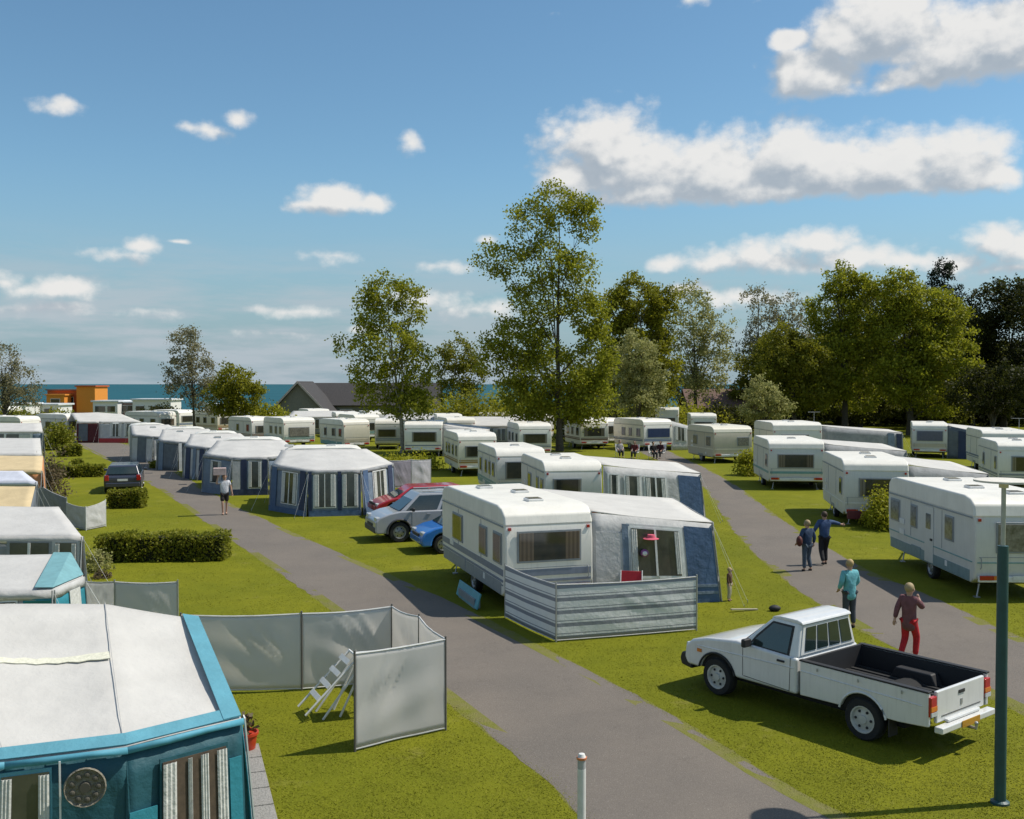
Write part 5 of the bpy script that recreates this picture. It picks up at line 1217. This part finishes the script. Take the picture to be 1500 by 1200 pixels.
LM = dict(
 birch=leaf_mat('birch leaves', (.125,.140,.008), (.21,.205,.018)), olive=leaf_mat('olive leaves', (.090,.098,.008), (.150,.142,.012)),
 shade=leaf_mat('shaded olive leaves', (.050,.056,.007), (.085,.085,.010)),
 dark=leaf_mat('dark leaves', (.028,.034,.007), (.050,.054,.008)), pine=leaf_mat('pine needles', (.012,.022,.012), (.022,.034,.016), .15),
 pale=leaf_mat('pale leaves', (.16,.165,.045), (.26,.25,.11)), grey=leaf_mat('greyish sparse leaves', (.12,.115,.06), (.17,.155,.085)), gold=leaf_mat('golden olive leaves', (.112,.114,.007), (.175,.170,.012)),
 hedge=leaf_mat('hedge leaves', (.085,.100,.008), (.20,.19,.02), .35), yellow=leaf_mat('yellow green leaves', (.16,.165,.010), (.25,.24,.02)), brown=leaf_mat('brown twigs and buds', (.08,.06,.035), (.14,.11,.06)))
bark = mat('bark', (.10,.085,.06), .9, var=.2, scale=8, bump=.6, bscale=12); birch_bark = mat('birch bark', (.42,.38,.30), .85, var=.25, scale=5, bump=.4)
def leafcloud(cent, n, spread, size, flat=.7):
    """quads spread around cluster centres"""
    m = len(cent); idx = rng.integers(0, m, n); P = cent[idx] + rng.normal(0, 1, (n, 3))*spread*np.array([1, 1, .75])
    a = rng.normal(0, 1, (n, 3)); a /= np.linalg.norm(a, axis=1)[:, None]; b = rng.normal(0, 1, (n, 3)); b -= (a*b).sum(1)[:, None]*a; b /= np.linalg.norm(b, axis=1)[:, None]
    sz = size*rng.uniform(.6, 1.3, n)[:, None]; a *= sz; b *= sz*flat
    V = np.stack([P-a, P+b, P+a, P-b], 1).reshape(-1, 3); return V
def tree(label, px, Y, lobes, lm='birch', dens=1., size=.16, cl_=1.0, tr=.22, barkm=bark, base_px=None, limb=9, name='tree', group='trees around the campsite', z0=0., spread=.55, hollow=.35, droop=0.):
    """lobes: (px, py, rx_px, ry_px[, depth factor]) as they stand in the photograph at distance Y, made into 3-D ellipsoids"""
    bx = gx(base_px if base_px is not None else px, Y)
    t = thing(name, label, 'tree', (bx, Y, z0), 0, group)
    Ls = []; Wt = []
    for l in lobes:
        x = gx(l[0], Y)-bx; z = CAMH-(l[1]-HOR)/FPX*Y-z0; rx = l[2]/FPX*Y; rz = l[3]/FPX*Y; Ls.append((x, random.uniform(-.25,.25)*rx, z, rx, rx*.85, rz)); Wt.append(l[4] if len(l) > 4 else 1.)
    cents = []; VV = []; size *= .68
    for (x, y, z, rx, ry, rz), wt in zip(Ls, Wt):
        vol = rx*ry*rz; k = int(max(10, 20*cl_*(vol**.66)/ (spread**1.2)*.35*wt))
        q = rng.normal(0, 1, (k, 3)); q /= np.linalg.norm(q, axis=1)[:, None]; rr = (hollow+(1-hollow)*rng.random(k))**.5
        q = q*rr[:, None]*(1+.16*np.sin(5*q[:, :1]+3*q[:, 2:3]+x))
        c = q*np.array([rx, ry, rz])+np.array([x, y, z])
        VV.append(leafcloud(c, int(rx*rz/(size*size)*8.5*dens*wt), spread*.5, size*1.05))
    V = np.concatenate(VV)
    if droop: V[:, 2] -= 0
    V[:, 2] = np.maximum(V[:, 2], .15)
    npmesh('crown', V, F4=np.arange(len(V)).reshape(-1, 4), m=LM[lm], parent=t)
    # trunk and limbs
    top = max(l[2] for l in Ls); tz = top*.92; P = []; k = 9; wob = random.random()*6
    tx = max(Ls, key=lambda l: l[2])
    for i in range(k+1):
        u = i/k; P.append((tx[0]*u**1.6+.25*math.sin(u*4+wob)*u, tx[1]*u*.5, -.1+tz*u))
    mb = MB().tube(P, [tr*(1.25 if i == 0 else 1)*(1-(i/k)**.7*.93) + .012 for i in range(k+1)], 10)
    for _ in range(limb):
        l = random.choice(Ls); u = random.uniform(.25, .8); i = int(u*k); a = Vector(P[i])
        e = Vector((l[0]+random.uniform(-.7,.7)*l[3], l[1]+random.uniform(-.7,.7)*l[4], l[2]+random.uniform(-.3,.8)*l[5]))
        if e.z < a.z: a = Vector(P[max(1, int(e.z/tz*k*.7))]) if e.z > 1 else a
        mid = a.lerp(e, .5)+Vector((random.gauss(0,.06),random.gauss(0,.06),.12))*(e-a).length; r0 = (tr*(1-.8*u)*.5+.02)*.62
        mb.tube([a, mid, e], [r0, r0*.6, .015], 6)
        for _ in range(2):
            e2 = mid.lerp(e, .5)+Vector((random.gauss(0,1), random.gauss(0,1), random.gauss(.3,.7)))*l[3]*.4; mb.tube([mid, e2], [r0*.4, .01], 5)
    mb.build('trunk', barkm, t, smooth=True)
    return t
def bush(label, c, r, lm='hedge', n=2600, size=.05, name='bush', group=None, z=0.):
    t = thing(name, label, 'bush', (c[0], c[1], z), 0, group)
    k = 60; q = rng.normal(0, 1, (k, 3)); q /= np.linalg.norm(q, axis=1)[:, None]; q[:, 2] = np.abs(q[:, 2]); cents = q*(rng.uniform(.6, .98, k)[:, None])*np.array([r[0], r[1], r[2]])
    V = leafcloud(cents, n, .13*max(r), size); V[:, 2] = np.maximum(V[:, 2], .02)
    npmesh('foliage', V, F4=np.arange(len(V)).reshape(-1, 4), m=LM[lm], parent=t)
    mb = MB()
    for k in range(9):
        a = random.uniform(0, 6.28); mb.tube([(0,0,0), (math.cos(a)*r[0]*.6, math.sin(a)*r[1]*.6, r[2]*random.uniform(.5,.85))], [.025,.006], 5)
    mb.build('stems', bark, t); return t
def hedge(label, a, b, h, wd, lm='hedge', n=9000, size=.045):
    a, b = Vector((*a, 0)), Vector((*b, 0)); L = (b-a).length; rz = math.atan2((b-a).y, (b-a).x)
    t = thing('hedge', label, 'hedge', (a+b)/2, rz, 'clipped hedges between the pitches')
    MB().box((0,0,h*.44), (L-.25, wd*.62, h*.86)).build('stems', mat('hedge inside', (.022,.024,.008), .95, var=.2, scale=20, bump=1, bscale=20), t)  # one solid dark core box behind the leaves
    P = rng.random((n*2, 3))*np.array([L, wd, h])-np.array([L/2, wd/2, 0])
    keep = (np.abs(P[:, 1]) > wd*.27) | (P[:, 2] > h*.78) | (np.abs(P[:, 0]) > L/2-.22)
    lump = np.sin(P[:, 0]*3.1+P[:, 1]*2)*.5+np.sin(P[:, 0]*7.7+P[:, 2]*5)*.5
    keep &= rng.random(len(P)) < .62+.35*lump
    P = P[keep][:n]; P[:, 2] *= 1+.06*np.sin(P[:, 0]*4.3); P[:, 1] *= 1+.08*np.sin(P[:, 0]*5.9+1)
    V = leafcloud(P, len(P), .035, size)
    V = V[:].reshape(-1, 3); V[:, 2] = np.maximum(V[:, 2], .02)
    npmesh('foliage', V, F4=np.arange(len(V)).reshape(-1, 4), m=LM[lm], parent=t)
    return t
hedge('long clipped hedge across the lawn left of the main road', G2(142,822), G2(333,820), .86, .95, n=13000)
hedge('short clipped hedge in front of the dark blue car', G2(160,744), G2(210,744), .82, .9, n=5000, size=.055)
hedge('low hedge running left from the dark blue car', G2(74,700), G2(152,698), .72, .9, n=6000, size=.07)
hedge('low hedge at the road bend in front of the red skirted awning', G2(84,669), G2(118,668), .9, 1.2, n=2500, size=.09)
hedge('low hedge strip before the far bay awning', G2(222,686), G2(262,687), .45, .7, n=2000, size=.07)
bush('small round dark bush on the grass left of the main road', G2(113,682), (.45,.45,.5), n=700, size=.07)
bush('round yellow green bush beside the long windowed caravan', G2(1296,776), (.55,.6,1.55), 'yellow', n=5000, size=.055)
bush('leafy bush behind the old beige caravan', (gx(1100,62), 62, 0), (1.0,.9,1.5), 'yellow', n=2200, size=.08)
bush('patch of tall grass and bushes behind the lilac windbreak', (gx(600,66), 66, 0), (2.6,1.0,.9), 'yellow', n=2500, size=.08)
bush('dark bush standing among the shrubs at far left', (gx(84,86), 86, 0), (1.3,1.2,2.4), 'hedge', n=3000, size=.10)
bush('potted flowers with pale petals at the corner of the light grey awning', G2(140,838), (.35,.35,.75), 'pale', n=900, size=.04)
bush('orange flowers at the foot of the potted pale flowers', G2(146,848), (.3,.25,.22), 'brown', n=300, size=.035)
bush('dark reddish shrub at the end of the tan and orange awning', (gx(74,50), 50, 0), (.5,.5,2.2), 'brown', n=1600, size=.07)
for k, (px, Y, rx, h_, lm) in enumerate([(20,120,3.5,2.6,'hedge'),(48,112,3,2.3,'olive'),(92,112,3.2,2.6,'hedge'),(232,150,4,2.2,'dark'),(392,104,2.8,3.6,'yellow'),(420,132,6,2.2,'dark'),(650,112,5,4.0,'yellow'),(700,108,5.5,4.6,'gold'),(745,112,6,5.0,'yellow'),(780,118,5,4.2,'birch'),(870,100,4,3.4,'dark'),(940,118,6,3.6,'birch'),(1010,118,6,3.0,'yellow'),(1060,118,5,3.2,'dark')]):
    bush('%s bush %s' % ({'hedge':'mid green','olive':'olive','dark':'dark green','yellow':'yellow green','gold':'golden','birch':'fresh green'}[lm], ['at the left edge behind the furthest awning','between the left edge and the orange building','left of the red skirted awning','beside the white bungalow by the sea','at the foot of the round greenish tree','against the black gabled house','left of the tall tree by the sea view','under the small dark poplar','just left of the tallest tree','in the shade of the tallest tree','right of the tallest trunk','below the rounded golden tree','below the silvery poplar','in front of the brown roofed house'][k]),
         (gx(px,Y), Y, 0), (rx, rx*.6, h_), lm, n=3600, size=.16)

tree('tallest tree of the campsite with airy top and dense low crown', 818, 84, [(815,298,38,30,1.5),(857,322,24,34,1.9),(775,330,40,30,1.1),(728,382,32,26,1.4),(800,385,52,36,1.5),(850,395,28,30,1.1),(800,440,50,36,1.5),(860,455,30,44,1.6),(872,520,28,56,2.2),(762,500,40,40,2.0),(722,525,22,36,1.6),(805,545,66,52,2.0),(860,585,38,42,2.2),(765,585,42,34,2.0),(815,600,50,22,1.6)],
     'birch', dens=.55, size=.17, tr=.30, limb=26, spread=.7, base_px=820)
tree('round headed birch with pale slender trunk in the middle row', 575, 82, [(568,430,34,28,1.6),(602,455,22,46,1.4),(545,462,28,32,1.5),(508,508,26,14,1.0),(570,505,46,40,1.2),(606,545,28,52,1.8),(545,550,34,34,1.3),(598,590,34,28,2.0),(545,580,30,20,1.2)], 'birch', dens=.55, size=.16, tr=.20, barkm=birch_bark, limb=20, spread=.55, base_px=590)
tree('small dark poplar between the birch and the tallest tree', 676, 120, [(672,520,28,30),(690,550,28,30),(655,545,18,30),(675,575,30,18)], 'olive', dens=.8, size=.2, tr=.2, spread=.7)
tree('bare greyish tree at the left edge of the picture', 5, 110, [(8,530,26,32),(30,560,28,26),(0,575,40,24),(40,582,20,14)], 'grey', dens=.42, size=.15, tr=.28, limb=26, spread=.7)
tree('sparse grey green birch against the sea', 285, 108, [(274,500,24,26),(265,540,26,22),(290,545,28,34),(300,580,26,28),(262,570,18,16)], 'grey', dens=.6, size=.16, tr=.16, limb=16, spread=.6)
tree('bushy round green tree right of the sparse birch', 346, 104, [(345,560,32,24),(362,580,26,26),(330,582,26,24),(350,598,36,14)], 'gold', dens=1.2, size=.18, tr=.18, spread=.6)
tree('rounded golden green tree right of the tallest tree', 935, 112, [(935,440,42,38),(900,460,24,34),(970,465,24,40),(935,500,50,50),(910,540,40,44),(965,550,36,50)], 'gold', dens=1.5, size=.21, tr=.35, spread=.7)
tree('whitish flowering tree below the golden one', 935, 98, [(935,520,34,34),(915,560,26,34),(955,565,26,38),(935,590,36,24)], 'pale', dens=1.2, size=.16, tr=.18, spread=.5)
tree('silvery poplar with gaps in its crown', 1020, 125, [(1010,445,34,28),(1045,485,30,34),(1005,500,34,36),(1040,540,32,34),(1010,565,30,26)], 'pale', dens=.65, size=.2, tr=.3, limb=18, spread=.75)
tree('thin sparse tree standing before the clouds', 1110, 138, [(1108,440,22,20),(1120,480,30,30),(1150,455,30,26),(1100,515,26,30),(1165,490,26,28)], 'grey', dens=.42, size=.2, tr=.25, limb=16, spread=.8)
tree('broad olive tree at the left of the dark wood', 1165, 110, [(1150,510,36,34),(1185,530,40,40),(1140,550,34,34),(1180,575,46,34)], 'olive', dens=1.5, size=.2, tr=.3, spread=.7)
tree('tall feathery tree rising from the wood', 1238, 113, [(1228,415,28,24),(1262,420,22,24),(1225,460,42,36),(1255,490,46,50),(1225,530,46,44),(1250,580,50,28,.7)], 'birch', dens=1.4, size=.21, tr=.4, spread=.8, limb=14)
tree('tall bright olive tree in the centre of the wood', 1335, 110, [(1315,430,40,32),(1350,450,48,36),(1385,470,36,36),(1325,490,50,50),(1375,525,50,50),(1315,550,46,36),(1365,585,50,26,.6)], 'birch', dens=1.5, size=.21, tr=.45, spread=.8, limb=14)
tree('dark pine whose top pokes out above the wood', 1382, 142, [(1380,398,20,18),(1372,420,16,16),(1396,432,16,18),(1384,460,28,22),(1420,470,26,20)], 'pine', dens=.9, size=.2, tr=.3, spread=.6)
tree('dark evergreen at the right edge', 1470, 118, [(1450,450,36,38),(1490,440,36,34),(1430,500,34,46),(1480,500,50,50),(1450,560,60,46),(1500,570,50,50)], 'dark', dens=.9, size=.22, tr=.4, spread=.8)
tree('second dark tree just beyond the right edge', 1530, 112, [(1530,450,46,46),(1550,520,50,60),(1520,570,50,50)], 'dark', dens=.8, size=.22, tr=.4)
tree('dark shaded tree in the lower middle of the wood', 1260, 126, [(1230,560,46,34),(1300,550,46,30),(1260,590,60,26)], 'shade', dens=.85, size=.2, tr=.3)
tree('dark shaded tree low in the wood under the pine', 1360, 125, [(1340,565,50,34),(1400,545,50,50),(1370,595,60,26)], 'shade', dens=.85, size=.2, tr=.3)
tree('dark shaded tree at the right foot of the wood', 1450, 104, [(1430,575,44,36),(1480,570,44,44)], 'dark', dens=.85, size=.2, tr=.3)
tree('pale flowering shrub tree in front of the wood', 1120, 100, [(1120,575,28,22),(1110,600,26,20),(1140,598,22,20)], 'pale', dens=1.1, size=.15, tr=.15, spread=.45)
tree('dark tree behind the brown roofed house', 1015, 150, [(990,560,40,28),(1040,575,40,20)], 'dark', dens=.8, size=.25, tr=.3)
tree('dark tree closing the gap behind the flowering tree', 900, 135, [(890,560,40,36),(860,580,30,26),(920,590,30,20)], 'olive', dens=.8, size=.24, tr=.3)
tree('leafy tree filling the wood edge behind the pale flowering shrub tree', 1120, 130, [(1105,545,30,34,1.2),(1140,530,34,40,1.2),(1170,560,36,36,1.2),(1095,580,26,22)], 'olive', dens=1.4, size=.2, tr=.25, spread=.7)
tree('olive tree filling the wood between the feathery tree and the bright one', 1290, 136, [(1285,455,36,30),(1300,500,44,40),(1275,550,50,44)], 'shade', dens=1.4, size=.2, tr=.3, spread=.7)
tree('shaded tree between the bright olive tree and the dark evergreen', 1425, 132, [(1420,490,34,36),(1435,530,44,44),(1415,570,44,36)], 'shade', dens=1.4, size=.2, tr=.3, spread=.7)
# the shaded inside of the wood, where no single tree shows
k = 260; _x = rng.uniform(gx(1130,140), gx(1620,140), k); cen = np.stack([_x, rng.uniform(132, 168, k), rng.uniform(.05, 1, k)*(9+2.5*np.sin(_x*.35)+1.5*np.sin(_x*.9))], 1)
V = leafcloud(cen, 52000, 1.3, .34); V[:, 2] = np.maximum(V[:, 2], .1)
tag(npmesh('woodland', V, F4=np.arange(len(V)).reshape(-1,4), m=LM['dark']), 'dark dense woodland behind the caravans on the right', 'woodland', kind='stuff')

# ---------------- buildings by the shore ----------------
def building(label, x0, x1, Y, dep, wall_h, wallm, roof='flat', roofm=None, roof_h=0., wins=(), name='house', rz=0., ridge='x'):
    t = thing(name, label, 'building', ((x0+x1)/2, Y, 0), rz); hw = (x1-x0)/2
    MB().box((0, dep/2, wall_h/2), (2*hw, dep, wall_h)).build('wall', wallm, t)
    if roof == 'flat': MB().box((0, dep/2, wall_h+.12), (2*hw+.5, dep+.5, .24)).build('roof', roofm or wallm, t)
    elif ridge == 'x':
        for s in (-1, 1):
            y0 = -.4 if s < 0 else dep+.4
            P = [(-hw-.4, y0, wall_h-.1), (hw+.4, y0, wall_h-.1), (hw+.4, dep/2, wall_h+roof_h), (-hw-.4, dep/2, wall_h+roof_h)]
            MB().plate(P if s < 0 else P[::-1], .18).build('roof', roofm, t)
        MB().prism([(0,wall_h),(dep,wall_h),(dep/2,wall_h+roof_h-.15)], -hw, hw, 'yz').build('gable', wallm, t)
    else:
        for s in (-1, 1):
            P = [(s*(hw+.5), -.5, wall_h-.15), (s*(hw+.5), dep+.5, wall_h-.15), (0, dep+.5, wall_h+roof_h), (0, -.5, wall_h+roof_h)]
            MB().plate(P if s > 0 else P[::-1], .2).build('roof', roofm, t)
        MB().prism([(-hw,wall_h),(hw,wall_h),(0,wall_h+roof_h-.2)], 0, dep, 'xz').build('gable', wallm, t)
        for s in (-1, 1): MB().plate([(s*(hw+.5),-.56,wall_h-.40),(s*(hw+.5),-.56,wall_h-.10),(0,-.56,wall_h+roof_h+.05),(0,-.56,wall_h+roof_h-.28)], .06).build('barge_board', mat('barge board', (.45,.40,.36), .7), t)
    for (u, z, w_, h_) in wins:
        f = MB().box((-hw+2*hw*u, -.03, z), (w_+.16, .08, h_+.16)).build('window', trim_white, t)
        MB().box((-hw+2*hw*u, -.07, z), (w_, .05, h_)).build('pane', glass, f)
    return t
och = mat('orange render', (.72,.27,.035), .8, var=.05); och2 = mat('deep orange render', (.50,.10,.02), .8, var=.05); Yb = 190
building('tall bright orange block of the seaside building', gx(112,Yb), gx(139,Yb), Yb, 6, 5.0, och, roofm=och2)
building('low orange and red wing of the seaside building', gx(64,Yb), gx(112,Yb), Yb+1.5, 6, 4.3, och2, wins=((.3,2.5,1.5,1.2),(.7,2.4,1.2,1.2)), roofm=mat('grey flat roof', (.18,.14,.13), .8))
building('ochre front wall of the seaside building', gx(68,Yb-2), gx(94,Yb-2), Yb-2, 3, 3.4, och, wins=((.5,2.2,1.6,1.1),))
pal = mat('white render', (.74,.73,.70), .7, var=.03)
for lb, a, b, Y, h_, ws in [('white chalet with teal hedge by the sea', 136, 172, 160, 2.7, ((.3,1.6,1.6,.9),(.75,1.6,1.2,.9))), ('brick red and grey chalet between two white ones', 168, 196, 162, 2.5, ((.2,1.6,.8,1.0),(.5,1.6,.8,1.0),(.8,1.6,.8,1.0))),
                            ('bright white chalet with pale blue roof by the sea', 194, 250, 158, 3.0, ((.2,1.7,1.3,.8),(.62,1.5,1.8,1.1))), ('pale static home with lilac awning below the orange building', 40, 84, 150, 2.4, ((.2,1.4,1.2,.9),(.7,1.4,1.2,1.0))), ('cream static home at the far left', 6, 36, 145, 2.6, ((.5,1.5,1.8,1.1),)),
                            ('low white chalet in front of the sea behind the sparse birch', 300, 345, 150, 2.4, ((.3,1.5,1,.8),))]:
    building(lb, gx(a,Y), gx(b,Y), Y, 5, h_, pal if 'brick' not in lb else mat('dull brick', (.25,.16,.15), .8), roofm=mat('pale roof', (.72,.74,.76), .5), wins=ws, name='chalet')
drk = mat('dark felt roof', (.055,.05,.05), .85, var=.15); gab = mat('grey boarded gable', (.20,.20,.17), .8, var=.1)
building('house with black edged gable and dark roof left of the birch', gx(398,128), gx(476,128), 128, 9, 1.9, gab, roof='gable', roofm=drk, roof_h=4.0, ridge='y')
building('long dark roofed house behind the birch', gx(450,136), gx(640,136), 136, 8, 2.8, gab, roof='gable', roofm=drk, roof_h=2.9, ridge='x', wins=((.3,1.6,1.5,1),(.6,1.6,1.5,1)))
building('low house with brown roof at the left of the dark wood', gx(1012,128), gx(1105,128), 128, 8, 2.6, mat('dark timber wall', (.05,.035,.03), .8), roof='gable', roofm=mat('brown tile roof', (.16,.095,.075), .85, var=.1), roof_h=2.3, ridge='x')
